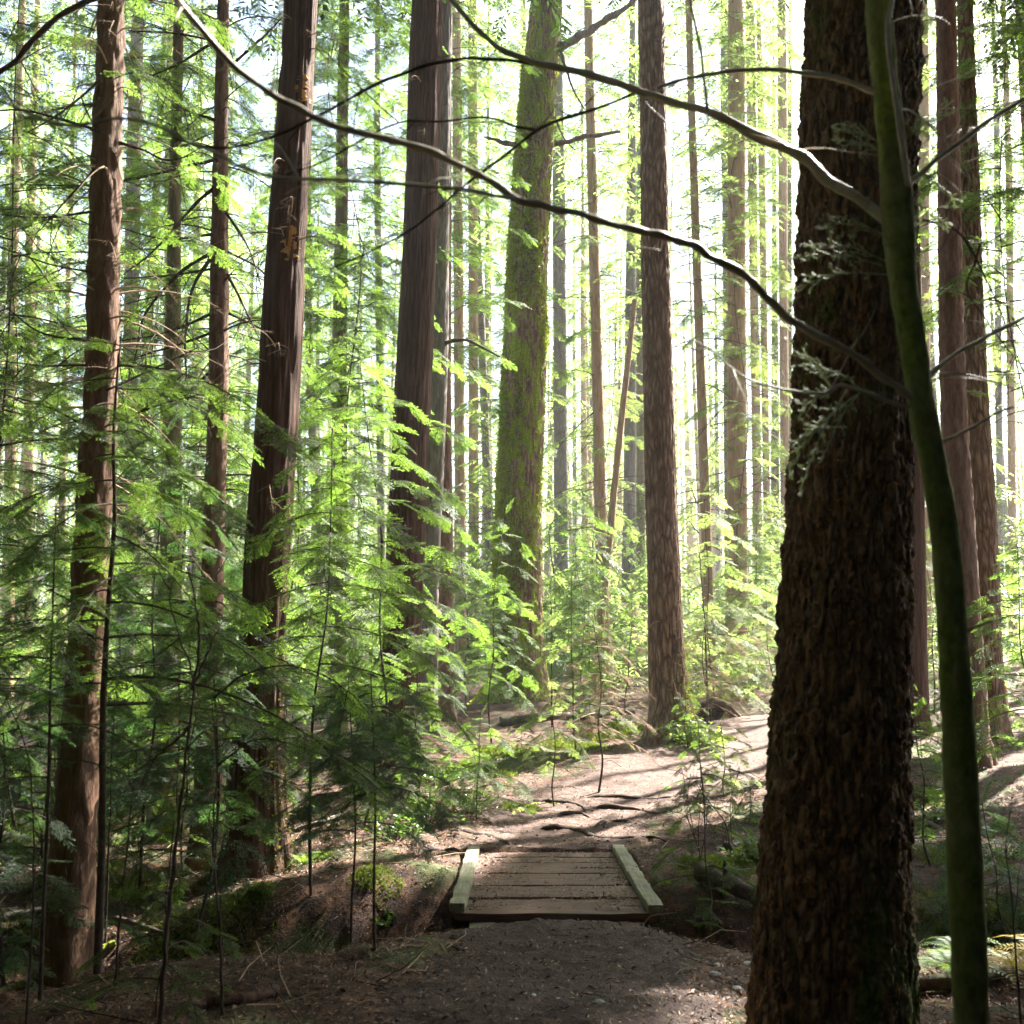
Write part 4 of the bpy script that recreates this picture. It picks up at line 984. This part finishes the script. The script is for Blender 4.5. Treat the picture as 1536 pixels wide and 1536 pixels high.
young('young_hemlock', 'tiny hemlock right of the path below the root arch', 1085, 1160, 12.2, .75, .55, 14, 0, 'leaf_pale', 430, z0f=.2, ss=.22, gap=.08, rt=.008)
young('young_hemlock', 'shaded hemlock under the leaning cedar at its left', 290, 1320, 7.6, 2.4, 1.1, 26, 1, 'leaf_dark', 431, z0f=.3, ss=.36, gap=.1)
young('young_hemlock', 'small hemlock in the left foreground shade', 10, 1420, 6.2, 1.5, .9, 20, 0, 'leaf_dark', 432, z0f=.1, ss=.32, gap=.1)
young('young_hemlock', 'green hemlock seen behind the right braided trunk', 1400, 1050, 17, 2.6, 1.3, 24, 1, 'leaf_pale', 433, z0f=.1, ss=.5, gap=.14)
young('young_hemlock', 'feathery hemlock crown reaching into the upper right corner', 1640, 1050, 14, 11, 3.0, 50, 1, 'leaf', 434, z0f=.35, ss=.7, gap=.2, open_=True)

for key, z0, z1, rad, nb, leaf, sd_ in (('T12', 3.5, 11, 2.0, 60, 'leaf', 1), ('T13', 4, 14, 2.2, 70, 'leaf', 2), ('T4c', 6, 15, 2.2, 50, 'leaf', 3), ('T10', 4.5, 12, 1.8, 36, 'leaf_pale', 4), ('F2', 5, 20, 2.6, 80, 'leaf', 5),
        ('F6', 6, 22, 2.2, 40, 'leaf_pale', 6), ('F10', 7, 20, 2.0, 26, 'leaf_pale', 7), ('F13', 5, 20, 2.2, 34, 'leaf_pale', 8), ('F12', 8, 20, 2.0, 26, 'leaf_pale', 9), ('T1', 4.2, 8.0, 1.2, 22, 'leaf', 10)):
    rt_, b_, ax_, _ = TREES[key]
    g = crown_geo(z0=z0, z1=z1, rad=rad, nb=nb, lod=0 if key == 'T1' else 1, seed=900 + sd_, ss=.34 if key == 'T1' else .5, gap=.13 if key == 'T1' else .15, droop=.35, rise=.1, axis=ax_, world=b_ if key == 'T1' else None, rag=.6, prof=lambda f: .9 - .3 * f, twig_r=.008)
    obj('lower_foliage', g.mesh('lower_foliage', [M[leaf], M['twig']]), rt_)
young('tall_hemlock', 'tall feathery hemlock in the upper left corner', -60, 1150, 9.2, 8.5, 2.3, 50, 1, 'leaf', 435, z0f=.3, ss=.55, gap=.15, cat='hemlock', prof=lambda f, a: .9 - .3 * f)
young('tall_hemlock', 'tall thin hemlock between the leftmost trunk and the slender dark one', 222, 1120, 12.5, 9.5, 1.9, 50, 1, 'leaf', 436, z0f=.3, ss=.5, gap=.15, cat='hemlock', prof=lambda f, a: .9 - .4 * f)
young('tall_hemlock', 'tall hemlock behind the leaning cedar, reaching the top of the picture', 540, 1080, 15, 12, 2.1, 56, 1, 'leaf', 437, z0f=.4, ss=.6, gap=.17, cat='hemlock', prof=lambda f, a: .9 - .4 * f)
young('tall_hemlock', 'tall pale hemlock before the thick pale brown trunk', 1135, 1040, 24, 15, 2.2, 36, 1, 'leaf_pale', 438, z0f=.3, ss=.7, gap=.2, cat='hemlock', prof=lambda f, a: .9 - .5 * f)
young('tall_hemlock', 'tall pale hemlock left of the big mossy trunk', 735, 1050, 25, 15, 2.1, 36, 1, 'leaf_pale', 439, z0f=.3, ss=.7, gap=.2, cat='hemlock', prof=lambda f, a: .9 - .5 * f)
young('tall_hemlock', 'tall pale hemlock between the mossy trunk and the braided trunk', 900, 1040, 27, 16, 2.2, 34, 1, 'leaf_pale', 440, z0f=.25, ss=.75, gap=.2, cat='hemlock', prof=lambda f, a: .9 - .5 * f)

# far young hemlocks, pale in the light: four kinds, copied
protos = []
for i in range(4):
    protos.append(young('young_hemlock', 'pale young hemlock in the bright undergrowth far back', 700 + i * 60, 1020, 30 + i, [3.2, 4.5, 2.2, 5.5][i], [1.6, 1.9, 1.4, 2.1][i], 26, 2, 'leaf_pale' if i % 2 else 'leaf_far', 450 + i, z0f=.08, ss=.8, gap=.22, group='pale young hemlocks far back', cat='young hemlock', wid=1.3))
r = np.random.default_rng(55)
for i in range(85):
    y = 22 + 26 * r.random(); x = r.uniform(-.52, .52) * y
    if not clear_of_path(x, y): continue
    s = r.uniform(.7, 1.4)
    copy_thing(protos[r.integers(0, 4)], (x, y, float(H(x, y))), r.uniform(0, 6.3), s)
protos2 = []
for i in range(3):
    protos2.append(young('hemlock_seedling', 'tiny hemlock seedling on the forest floor', 600, 1200, 10 + i * .3, [.35, .55, .8][i], [.25, .35, .4][i], 12, 1, 'leaf', 470 + i, z0f=.1, ss=.16, gap=.06, rt=.004, group='hemlock seedlings on the forest floor', cat='seedling'))
sd = [(-2.4, 7.9), (-1.9, 8.9), (-3.1, 9.4), (-1.4, 10.2), (-.9, 11), (-2.2, 11.5), (-.4, 12.3), (-1.1, 13.5), (.1, 14.6), (-.6, 15.6), (1.0, 17.5), (1.9, 9.6), (2.2, 10.4), (3.2, 10.9), (2.0, 11.7),
      (3.4, 8.6), (2.9, 7.4), (3.8, 9.8), (-3.6, 7.6), (-2.9, 5.9), (-1.6, 5.2), (-3.3, 8.6), (4.6, 11.8), (4.9, 13.4), (1.3, 18.6), (-1.8, 14.6), (-3.4, 12.6), (-2.7, 10.4), (-4.4, 10.2), (1.4, 7.9)]
for i, (x, y) in enumerate(sd):
    copy_thing(protos2[i % 3], (x, y, float(H(x, y))), r.uniform(0, 6.3), r.uniform(.7, 1.4))

for i in range(34):
    x, y = r.uniform(-6.5, -2.6), r.uniform(7.6, 17)
    if x < -.55 * y: continue
    copy_thing(protos2[i % 3], (x, y, float(H(x, y))), r.uniform(0, 6.3), r.uniform(1.5, 3.0))
# bare forked saplings in the foreground shade
def bare(label, lst, Y, seed, r0=.010):
    b0 = P(*lst[0][0], Y); base = np.array([b0[0], Y, float(H(b0[0], Y)) - .02]); t = thing('bare_sapling', label, 'sapling', base); r_ = np.random.default_rng(seed)
    for i, pts in enumerate(lst):
        W = np.array([P(a, b_, Y + .08 * math.sin(i)) for a, b_ in pts]) - base
        if i == 0: W[0] = [W[0][0], 0, -.03]
        W = smooth_line(W, len(W) * 5); W[1:-1] += r_.normal(0, .25, (len(W) - 2, 3)) * r0
        g = Geo(); g.add(*tube(W, np.linspace(r0 * (1 if i == 0 else .6), .0018, len(W)), 6, len(W) * 2, .25, seed + i))
        add_twiglets(g, W[len(W) // 5:], 9, 1.0 + r0 * 30, seed + i * 7)
        obj('stem' if i == 0 else 'branch', g.mesh('stem', [M['twig']], True), t)
bare('forked bare sapling before the slender dark trunk', [[(238, 1536), (255, 1350), (272, 1200), (285, 1080), (290, 1020), (268, 950), (255, 900), (262, 850)], [(290, 1020), (300, 960), (292, 900), (280, 850)], [(283, 1090), (240, 1130), (205, 1155)], [(288, 1035), (320, 960), (335, 930)]], 4.9, 501, .013)
bare('second forked sapling whose stem stands right of the forked one', [[(335, 1530), (330, 1400), (320, 1260), (325, 1150), (318, 1050)], [(325, 1150), (380, 1110), (450, 1120), (520, 1150)], [(318, 1050), (370, 1010), (440, 1000), (520, 1035), (560, 1080)]], 5.2, 505, .009)
bare('thin crooked sapling at the left edge', [[(42, 1490), (50, 1250), (38, 1120), (10, 1050), (-10, 1000)]], 5.4, 510, .007)
bare('thin leafless shoot right of the leftmost trunk', [[(172, 1460), (185, 1330), (197, 1215), (205, 1120)]], 6.0, 512, .008)
bare('straight dark shoot beside the green moss patch', [[(163, 1310), (166, 1200), (170, 1090), (178, 1010)]], 7.6, 513, .009)
bare('leafless shrub right of the footbridge', [[(1052, 1290), (1048, 1240), (1052, 1190)], [(1052, 1290), (1040, 1245), (1030, 1190), (1022, 1150)], [(1052, 1285), (1060, 1220), (1050, 1170)], [(1050, 1280), (1030, 1215), (1036, 1160)]], 8.3, 515, .006)
bare('leafless twiggy shoot leaning left beside the huge fir', [[(1098, 1265), (1085, 1230), (1062, 1200), (1045, 1170)], [(1098, 1265), (1096, 1200), (1110, 1150)], [(1092, 1240), (1120, 1190), (1150, 1160)], [(1098, 1255), (1060, 1230), (1040, 1195)]], 8.8, 520, .006)
bare('dark thin sapling with twigs right of the braided trunk', [[(1062, 1050), (1055, 900), (1046, 790), (1045, 750)], [(1048, 800), (1030, 780), (1020, 775)], [(1046, 755), (1065, 745), (1075, 735)], [(1045, 755), (1038, 730), (1042, 715)]], 18.5, 525, .022)
bare('dark twig-like sapling before the mossy trunk at its right', [[(828, 1060), (828, 930), (830, 860), (845, 840)], [(830, 860), (832, 780), (848, 770), (856, 795)]], 18, 530, .02)
bare('thin bent sapling at the right edge', [[(1530, 1500), (1518, 1350), (1510, 1250), (1516, 1215)]], 4.6, 533, .006)

# ------------------------------------------------------------------ ferns, broad-leaved shrubs
def fern(label, x, y, n, L, leaf, seed, spread=6.28, a0=0):
    base = np.array([x, y, float(H(x, y))]); t = thing('fern', label, 'fern', base); r = np.random.default_rng(seed)
    for i in range(n):
        az = a0 + spread * (i + r.uniform(-.3, .3)) / n; l = L * r.uniform(.75, 1.15); g = Geo(); k = 26
        q = np.linspace(0, 1, k); hgt = l * (1.05 * q - .95 * q * q) * r.uniform(.7, 1.0); out = l * (.35 * q + .55 * q * q)
        sp = np.stack([np.cos(az) * out, np.sin(az) * out, hgt], 1); T = unit(np.gradient(sp, axis=0)); S = unit(np.cross(T, [0, 0, 1.])); Nn = np.cross(S, T)
        g.add(*tube(sp[::3], np.linspace(.003, .0008, len(sp[::3])), 4, n=14), 0)
        for s in (-1, 1):
            ln = l * .19 * np.sin(np.clip(q * 1.05, 0, 1) * math.pi * .92 + .22) ** .8 + .004
            g.add(*blades(sp[3:], (s * S + T * .35 + r.normal(0, .05, (k, 3)))[3:], Nn[3:], ln[3:], np.full(k - 3, l * .0165)), 0)
        obj('frond', g.mesh('frond', [M[leaf]]), t)
def at(px, py): q = G(px, py); return q[0], q[1]
fern('green fern leaning left, just right of the huge fir', 2.34, 6.15, 7, .36, 'fern', 601)
fern('green fern beside the green sapling', 2.52, 6.5, 6, .34, 'fern', 602)
fern('yellow fern right of the green sapling', 2.72, 6.2, 7, .36, 'fern_yellow', 603)
fern('tall yellow-green fern at the right edge', 2.98, 6.3, 9, .55, 'fern_yellow', 604)
fern('small single fern in front of the dark ditch', *at(1048, 1396), 4, .20, 'fern', 605, 3.3, -.3)
fern('small shaded fern at the foot of the leaning cedar', *at(455, 1300), 6, .3, 'fern', 606)
def shrub(label, x, y, n, h, rad, seed, leaf='salal', ls=.045):
    base = np.array([x, y, float(H(x, y))]); t = thing('leafy_shrub', label, 'shrub', base); r = np.random.default_rng(seed); g = Geo()
    az = r.uniform(0, 6.28, n); ro = rad * r.random(n) ** .6; tip = np.stack([np.cos(az) * ro, np.sin(az) * ro, h * r.uniform(.4, 1.1, n) * (1 - .5 * (ro / rad) ** 2)], 1)
    b_ = tip * [.25, .25, 0]; g.add(*prisms(b_, tip, np.full(n, .003), np.full(n, .0015)), 1)
    O, D = [], []
    for k in range(8):
        f = r.uniform(.35, 1, n)[:, None]; O.append(b_ + (tip - b_) * f); D.append(r.normal(size=(n, 3)) * [1, 1, .45])
    O = np.concatenate(O); D = np.concatenate(D); g.add(*blades(O, D, r.normal(0, .35, O.shape) + [0, 0, 1], r.uniform(.6, 1.2, len(O)) * ls, r.uniform(.22, .32, len(O)) * ls), 0)
    o = obj('leaves', g.mesh('leaves', [M[leaf], M['twig']]), t)
for i, (px, py, lab, n, h, rad, lf) in enumerate([
    (640, 1238, 'glossy leafy shrub on the sunlit bank left of the footbridge', 60, .34, .40, 'salal'), (590, 1262, 'low glossy shrub at the left end of the sunlit bank', 40, .25, .32, 'salal'),
    (700, 1222, 'leafy shrub by the far left corner of the footbridge', 50, .3, .38, 'salal'), (655, 1180, 'leafy shrub behind the sunlit bank', 50, .35, .4, 'salal'),
    (578, 1402, 'small pale-leaved plant at the foot of the small dark hemlock', 16, .12, .14, 'salal'), (1045, 1120, 'green shrub against the foot of the braided trunk', 60, .45, .4, 'fern'),
    (1075, 1035, 'low green shrub behind the root arch', 90, .8, .9, 'salal'), (1145, 1030, 'green shrub behind the path, next to the huge fir', 80, .7, .8, 'salal'),
    (1400, 1240, 'low shrub between the huge fir and the green sapling', 40, .25, .35, 'salal'), (1500, 1290, 'shaded shrub near the right edge', 40, .25, .35, 'salal'),
    (1130, 1290, 'mossy green shrub touching the left side of the huge fir', 50, .2, .3, 'fern'), (150, 1240, 'shrub in the shade behind the leftmost trunk', 50, .35, .5, 'salal'),
    (400, 1300, 'dim shrub at the foot of the leaning cedar', 40, .22, .3, 'fern'), (180, 1530, 'small round-leaved plant at the bottom edge', 14, .06, .12, 'salal')]):
    x, y = at(px, py) if py < 1500 else (P(px, 1500, 4.6)[0], 4.6)
    shrub(lab, x, y, n, h, rad, 640 + i, lf, .045 if y < 14 else .08)

# ------------------------------------------------------------------ logs, roots, stones, stump
def gline(pts, lift):
    W = []
    for px, py in pts: q = G(px, py); W.append([q[0], q[1], q[2] + lift])
    return np.array(W)
def log(label, pts, r0, r1, mat='log', lift=None, seed=1, name='fallen_log', cat='log', extra=None, flat=1.0, sides=14):
    W = gline(pts, (lift if lift is not None else r0 * .6)); rad = np.linspace(r0, r1, len(W))
    if cat == 'root':
        a, b_ = W[0] - (W[1] - W[0]) * .5, W[-1] + (W[-1] - W[-2]) * .5; a[2] = float(H(a[0], a[1])) - .07; b_[2] = float(H(b_[0], b_[1])) - .06
        W = np.concatenate([[a], W, [b_]]); rad = np.concatenate([[r0 * .6], rad, [r1 * .5]]); W[1:-1, 2] += .4 * rad[1:-1] * noise(np.arange(len(W) - 2) * .8, seed, 0, 5)
        W = smooth_line(W, len(W) * 3); rad = np.interp(np.linspace(0, 1, len(W)), np.linspace(0, 1, len(rad)), rad); W[2:-2, 1] += r0 * .8 * noise(np.arange(len(W) - 4) * .6, seed, 2, 5)
    base = W[0].copy(); t = thing(name, label, cat, base)
    V, Q = tube(W - base, rad, sides, len(W) * (14 if cat != 'root' else 6), .25, seed, flat)
    obj('wood' if cat == 'log' else 'stem', mesh_np('wood', V, Q, [M[mat]], smooth=True), t)
    if extra:
        for i, (a, rr0) in enumerate(extra):
            q = np.array([[0, 0, 0], [a[0] * .5, a[1] * .5, a[2] * .6], a]) + (W[len(W) // 2 - (i % 2)] - base)
            V, Q = tube(q, np.array([rr0, rr0 * .8, rr0 * .4]), 8, 10, .2, seed + 5); obj('branch_stub', mesh_np('branch_stub', V, Q, [M[mat]], smooth=True), t)
log('dark broken log lying in the ditch beside the huge fir', [(1050, 1325), (1090, 1345), (1165, 1385)], .065, .05, seed=2, extra=[((-.02, -.05, .16), .022), ((.1, -.1, .06), .02)], lift=.08)
log('thick dark log behind the foot of the green sapling', [(1340, 1486), (1430, 1482), (1530, 1468)], .042, .036, seed=3)
log('thin bent log across the left foreground', [(130, 1378), (180, 1386), (245, 1410)], .028, .02, seed=4)
log('log at the left edge pointing to the leftmost trunk', [(-20, 1388), (20, 1382), (62, 1372)], .03, .026, seed=5)
log('mossy stick at the bottom left edge', [(-10, 1500), (20, 1488), (50, 1474)], .022, .02, mat='mossy', seed=6)
log('mossy log behind the leftmost trunk', [(200, 1326), (230, 1318), (265, 1312)], .035, .03, mat='mossy', seed=7)
log('rotten brown piece of wood in the foreground shade', [(310, 1516), (360, 1505), (418, 1494)], .03, .022, mat='cedar', seed=8)
log('short mossy log right of the leftmost trunk', [(125, 1452), (148, 1442), (172, 1430)], .03, .024, mat='mossy', seed=9)
log('short dark log beyond the ditch, left of the huge fir', [(1090, 1278), (1125, 1268), (1165, 1262)], .045, .04, seed=10)
log('pale dead stick across the ground behind the green sapling', [(1368, 1258), (1400, 1258), (1440, 1259)], .012, .009, mat='grey', seed=11)
log('dark fallen log behind the dry hemlock', [(750, 1088), (820, 1080), (900, 1076), (950, 1070)], .09, .06, seed=12, lift=.04)
log('thin fallen log behind the leaning cedar', [(440, 1250), (480, 1238), (520, 1222)], .03, .02, mat='grey', seed=13)
RT = [('dark root crossing the path at the far end of the footbridge', [(818, 1246), (860, 1246), (905, 1258), (950, 1256), (1000, 1262)], .04, .02),
      ('long knotted root lying across the middle of the path', [(885, 1197), (930, 1199), (975, 1200), (1010, 1197)], .045, .02),
      ('root just before the long knotted one', [(905, 1213), (950, 1215), (985, 1221), (1000, 1217)], .04, .02),
      ('curled pale root stub standing up in the path', [(898, 1240), (915, 1233), (935, 1232), (948, 1236)], .03, .02),
      ('root on the left side of the path beneath the thin hemlock', [(795, 1205), (830, 1203), (865, 1208), (880, 1222)], .04, .02),
      ('short root in the left half of the path', [(840, 1225), (865, 1222), (890, 1230)], .03, .015),
      ('thick root at the far left corner of the footbridge', [(690, 1246), (725, 1252), (755, 1262), (765, 1270)], .06, .03),
      ('small dark root left of the footbridge', [(635, 1280), (665, 1276), (690, 1280)], .035, .02),
      ('mossy root left of the path', [(770, 1222), (790, 1212), (812, 1204), (840, 1206)], .045, .02),
      ('root running down from the braided trunk', [(1040, 1100), (1070, 1125), (1090, 1150), (1120, 1165)], .07, .03),
      ('root low on the right side of the path', [(1060, 1120), (1085, 1122), (1110, 1128)], .03, .015)]
for i, (lab, pts, a, b_) in enumerate(RT):
    log(lab, pts, a * .95, b_ * .6, mat='root' if i != 8 else 'mossy', lift=0.0, seed=30 + i, name='exposed_root', cat='root', flat=.8, sides=12)
# root arch
W = gline([(1040, 1078), (1055, 1068)], .0); base = W[0]; t = thing('root_arch', 'low dark root arch with a sunlit top right of the braided trunk', 'root', base)
q = np.array([[0, 0, -.05], [.1, 0, .16], [.32, -.02, .22], [.58, 0, .17], [.78, .02, .02]]); V, Q = tube(q, np.array([.07, .09, .1, .08, .05]), 14, 50, .3, 5); obj('stem', mesh_np('arch', V, Q, [M['root']], smooth=True), t)
V, Q = tube(q * [.9, 1, .55] + [.05, .12, -.02], np.array([.08, .09, .09, .08, .05]), 10, 40, .3, 6); obj('earth', mesh_np('earth', V, Q, [M['floor']], smooth=True), t)
def stone(label, x, y, s, seed):
    n1, n2 = 14, 22; th, ph = np.meshgrid(np.linspace(.02, math.pi - .02, n1), np.linspace(0, 2 * math.pi, n2, endpoint=False), indexing='ij')
    d = np.stack([np.sin(th) * np.cos(ph), np.sin(th) * np.sin(ph), np.cos(th)], -1); rr = 1 + .25 * noise(d[..., 0] * 1.5, d[..., 1] * 1.5, d[..., 2] * 1.5, seed) + .07 * noise(d[..., 0] * 5, d[..., 1] * 5, d[..., 2] * 5, seed)
    V = (d * rr[..., None] * s * np.array([1, .75, .5])).reshape(-1, 3); i = np.arange(n1 - 1)[:, None] * n2; j = np.arange(n2)[None]; k = (j + 1) % n2
    Q = np.stack([i + j, i + n2 + j, i + n2 + k, i + k], -1).reshape(-1, 4); o = obj('stone', mesh_np('stone', V, Q, [M['stone']], smooth=True), None, (x, y, float(H(x, y)) + s * .15)); o.rotation_euler = (0, 0, seed)
    tag(o, label, 'stone')
for i, (px, py, s, lab) in enumerate([(1073, 1470, .035, 'round pale stone left of the huge fir'), (1122, 1449, .035, 'flat grey stone touching the foot of the huge fir'), (1107, 1490, .032, 'low stone just below the round pale one'),
        (899, 1508, .03, 'dark stone at the bottom of the path'), (800, 1499, .018, 'small pale stone in the middle of the dark path'), (1403, 1421, .045, 'pale stone between the huge fir and the green sapling'), (1492, 1465, .05, 'grey stone right of the green sapling'),
        (1075, 1450, .022, 'smallest stone left of the huge fir'), (1480, 1250, .09, 'rough grey stone near the right edge')]):
    x, y = at(px, py); stone(lab, x, y, s, 60 + i)
x, y = at(1492, 1090); base = np.array([x, y, float(H(x, y))]); t = thing('stump', 'dark stump with an orange broken top at the right edge', 'stump', base)
V, Q, _ = trunk_geo(np.array([[0, 0, -.1, .2], [0, 0, .25, .17], [.02, 0, .5, .16]]), 40, 40, 'cedar', 77, .3); obj('trunk', mesh_np('trunk', V, Q, [M['cedar']], smooth=True), t)
a = np.linspace(0, 6.283, 41)[:-1]; rr_ = .165 * (1 + .1 * noise(np.cos(a) * 2, np.sin(a) * 2, 0, 4)); V = [[.02, 0, .62]] + [[.02 + math.cos(q) * k, math.sin(q) * k, .47 + .08 * float(noise(q * 3, 1, 0, 8)) ** 2] for q, k in zip(a, rr_)]
obj('broken_top', mesh_np('broken_top', np.array(V), np.array([[0, 1 + i, 1 + (i + 1) % 40, 1 + (i + 2) % 40] for i in range(0, 40, 2)]), [M['wood']]), t)

# ------------------------------------------------------------------ litter, twigs, moss (nobody could count them)
r = np.random.default_rng(777)
litm = []
for nm, c in (('litter_brown', (.10, .048, .022)), ('litter_orange', (.26, .11, .035)), ('litter_pale', (.30, .20, .13)), ('litter_dark', (.05, .03, .02))):
    m, N, L, b = new_mat(nm); L.new(ramp(N, L, ntex(N, L, coords(N, L, (1, 1, 1)), 30, 2), [(.35, tuple(q * .7 for q in c)), (.65, tuple(min(1, q * 1.2) for q in c))]), b.inputs['Base Color']); b.inputs['Roughness'].default_value = .6; litm.append(m)
def ground_pts(n, y0, y1, pw=1.0):
    y = y0 + (y1 - y0) * r.random(n) ** pw; x = r.uniform(-1, 1, n) * (.5 * y + .4); return x, y
def on_bridge(x, y): return (abs(x - BX) < BW / 2) & (y > BY0) & (y < BY1)
def litter(n, y0, y1, smin, smax, wr, name, lab, slots, thr=None, pw=1.0):
    x, y = ground_pts(n, y0, y1, pw)
    pm = np.exp(-((x - path_x(y)) / (path_w(y) * .8)) ** 4); k = r.random(n) > pm * .5; x, y = x[k], y[k]
    ob = on_bridge(x, y); keep = ~ob | ((abs(x - BX) > BW / 2 - .45 + .3 * r.random(len(x))) & (abs(x - BX) < BW / 2 - .12)) | (ob & (r.random(len(x)) < .12)); x, y = x[keep], y[keep]
    z = np.where(on_bridge(x, y), BZ + .005, H(x, y) + .006); n = len(x)
    g = Geo(); O = np.stack([x, y, z], 1); D = r.normal(size=(n, 3)) * [1, 1, .28]; Ln = r.uniform(smin, smax, n); mi = r.integers(0, len(slots), n)
    O[:, 2] += np.maximum(0, -unit(D)[:, 2] * Ln)
    for q in range(len(slots)):
        s = mi == q; g.add(*blades(O[s], D[s], r.normal(0, .35, (s.sum(), 3)) + [0, 0, 1], Ln[s], Ln[s] * wr * r.uniform(.6, 1.3, s.sum()), .4), q)
    tag(obj(name, g.mesh(name, [litm[q] for q in slots])), lab, 'litter', kind='stuff')
litter(130000, 3.6, 15, .012, .045, .09, 'needle_litter', 'brown needles and bark scraps strewn over the forest floor', [0, 1, 0, 2, 3], pw=1.2)
litter(16000, 3.6, 13, .015, .042, .24, 'fallen_leaves', 'small brown and orange fallen leaves on the forest floor', [0, 1, 3, 2], pw=1.1)
n = 7000; x = BX + r.uniform(-1, 1, n) * (BW / 2 - .13); y = r.uniform(BY0 + .03, BY1 - .02, n); k = r.random(n) < .12 + .88 * (abs(x - BX) / (BW / 2 - .13)) ** 3 + .5 * (noise(x * 3, y * 3, 0, 44) > .25); x, y = x[k], y[k]; n = len(x)
g = Geo(); D = r.normal(size=(n, 3)) * [1, 1, .08]; mi = r.integers(0, 4, n); Ln = r.uniform(.01, .035, n)
for q in range(4):
    s = mi == q; g.add(*blades(np.stack([x, y, np.full(n, BZ + .012)], 1)[s], D[s], r.normal(0, .2, (s.sum(), 3)) + [0, 0, 1], Ln[s], Ln[s] * r.uniform(.05, .3, s.sum()), .3), q)
tag(obj('bridge_litter', g.mesh('bridge_litter', litm)), 'needles and dirt gathered along the edges of the footbridge deck', 'litter', kind='stuff')
n = 2600; x, y = ground_pts(n, 3.6, 22); k = (r.random(n) > .85 * np.exp(-((x - path_x(y)) / (path_w(y) * .9)) ** 4)) & ~on_bridge(x, y); x, y = x[k], y[k]; n = len(x)
O = np.stack([x, y, H(x, y) + .01], 1); D = unit(r.normal(size=(n, 3)) * [1, 1, .14]); D[:, 2] = abs(D[:, 2]); Ln = r.uniform(.06, .5, n) ** 1.2; mid = O + D * Ln[:, None] * .5 + r.normal(0, .03, (n, 3)) * Ln[:, None] * 3; end = O + D * Ln[:, None]
g = Geo(); s = r.random(n) < .5
for q, mk in ((0, s), (1, ~s)):
    g.add(*prisms(O[mk], mid[mk], .0015 + .006 * Ln[mk], .0012 + .005 * Ln[mk]), q); g.add(*prisms(mid[mk], end[mk], .0012 + .005 * Ln[mk], .001 + 0 * Ln[mk]), q)
tag(obj('fallen_twigs', g.mesh('fallen_twigs', [M['dry'], M['twig']])), 'thin dead twigs scattered over the forest floor', 'twigs', kind='stuff')
# moss cushions
g = Geo()
spots = [(330, 1395, .35), (150, 1335, .5), (200, 1350, .4), (380, 1345, .2), (1050, 1305, .25), (1100, 1300, .25), (1140, 1300, .25), (1480, 1390, .35), (1400, 1395, .3), (780, 1212, .25), (1020, 1112, .5), (1060, 1110, .4), (860, 1120, .5), (760, 1130, .5), (910, 1105, .4),
         (1080, 1050, .8), (1440, 1290, .4), (1400, 1200, .4), (470, 1290, .15), (250, 1440, .3), (60, 1420, .3), (720, 1160, .4), (940, 1090, .35), (1510, 1400, .3), (560, 1320, .2)]
for px, py, rad in spots:
    q = G(px, py); nn = int(2600 * rad / .35); a = r.uniform(0, 6.28, nn); ro = rad * r.random(nn) ** .7 * (1 + .4 * noise(np.cos(a) * 2 + px, np.sin(a) * 2, 0, 3)); x = q[0] + np.cos(a) * ro; y = q[1] + np.sin(a) * ro
    k = ~on_bridge(x, y); x, y = x[k], y[k]; nn = len(x); hh = .03 * np.clip(1 - ((x - q[0]) ** 2 + (y - q[1]) ** 2) / rad ** 2, 0, 1)
    g.add(*blades(np.stack([x, y, H(x, y) + hh * r.random(nn)], 1), r.normal(0, .6, (nn, 3)) + [0, 0, .7], r.normal(size=(nn, 3)), r.uniform(.012, .035, nn) * (1 if q[1] < 12 else 2), r.uniform(.003, .006, nn) * (1 if q[1] < 12 else 2)), 0)
tag(obj('moss', g.mesh('moss', [M['moss']])), 'cushions of bright green moss on the forest floor', 'moss', kind='stuff')

# ------------------------------------------------------------------ the air between the trees
V, Q = box(0, 80, 21, 420, 300, 50)
V[:, 2] = np.where(V[:, 2] > 0, 46, -3)
hz = obj('haze', mesh_np('haze', V, Q, []))
m = bpy.data.materials.new('haze'); m.use_nodes = True; N = m.node_tree.nodes; N.clear()
out = N.new('ShaderNodeOutputMaterial'); pv = N.new('ShaderNodeVolumePrincipled'); pv.inputs['Color'].default_value = (.93, .97, .95, 1); pv.inputs['Density'].default_value = .0010; pv.inputs['Anisotropy'].default_value = .1
m.node_tree.links.new(pv.outputs[0], out.inputs['Volume']); hz.data.materials.append(m)
tag(hz, 'pale bright air thickening between the far trees', 'haze', kind='stuff')
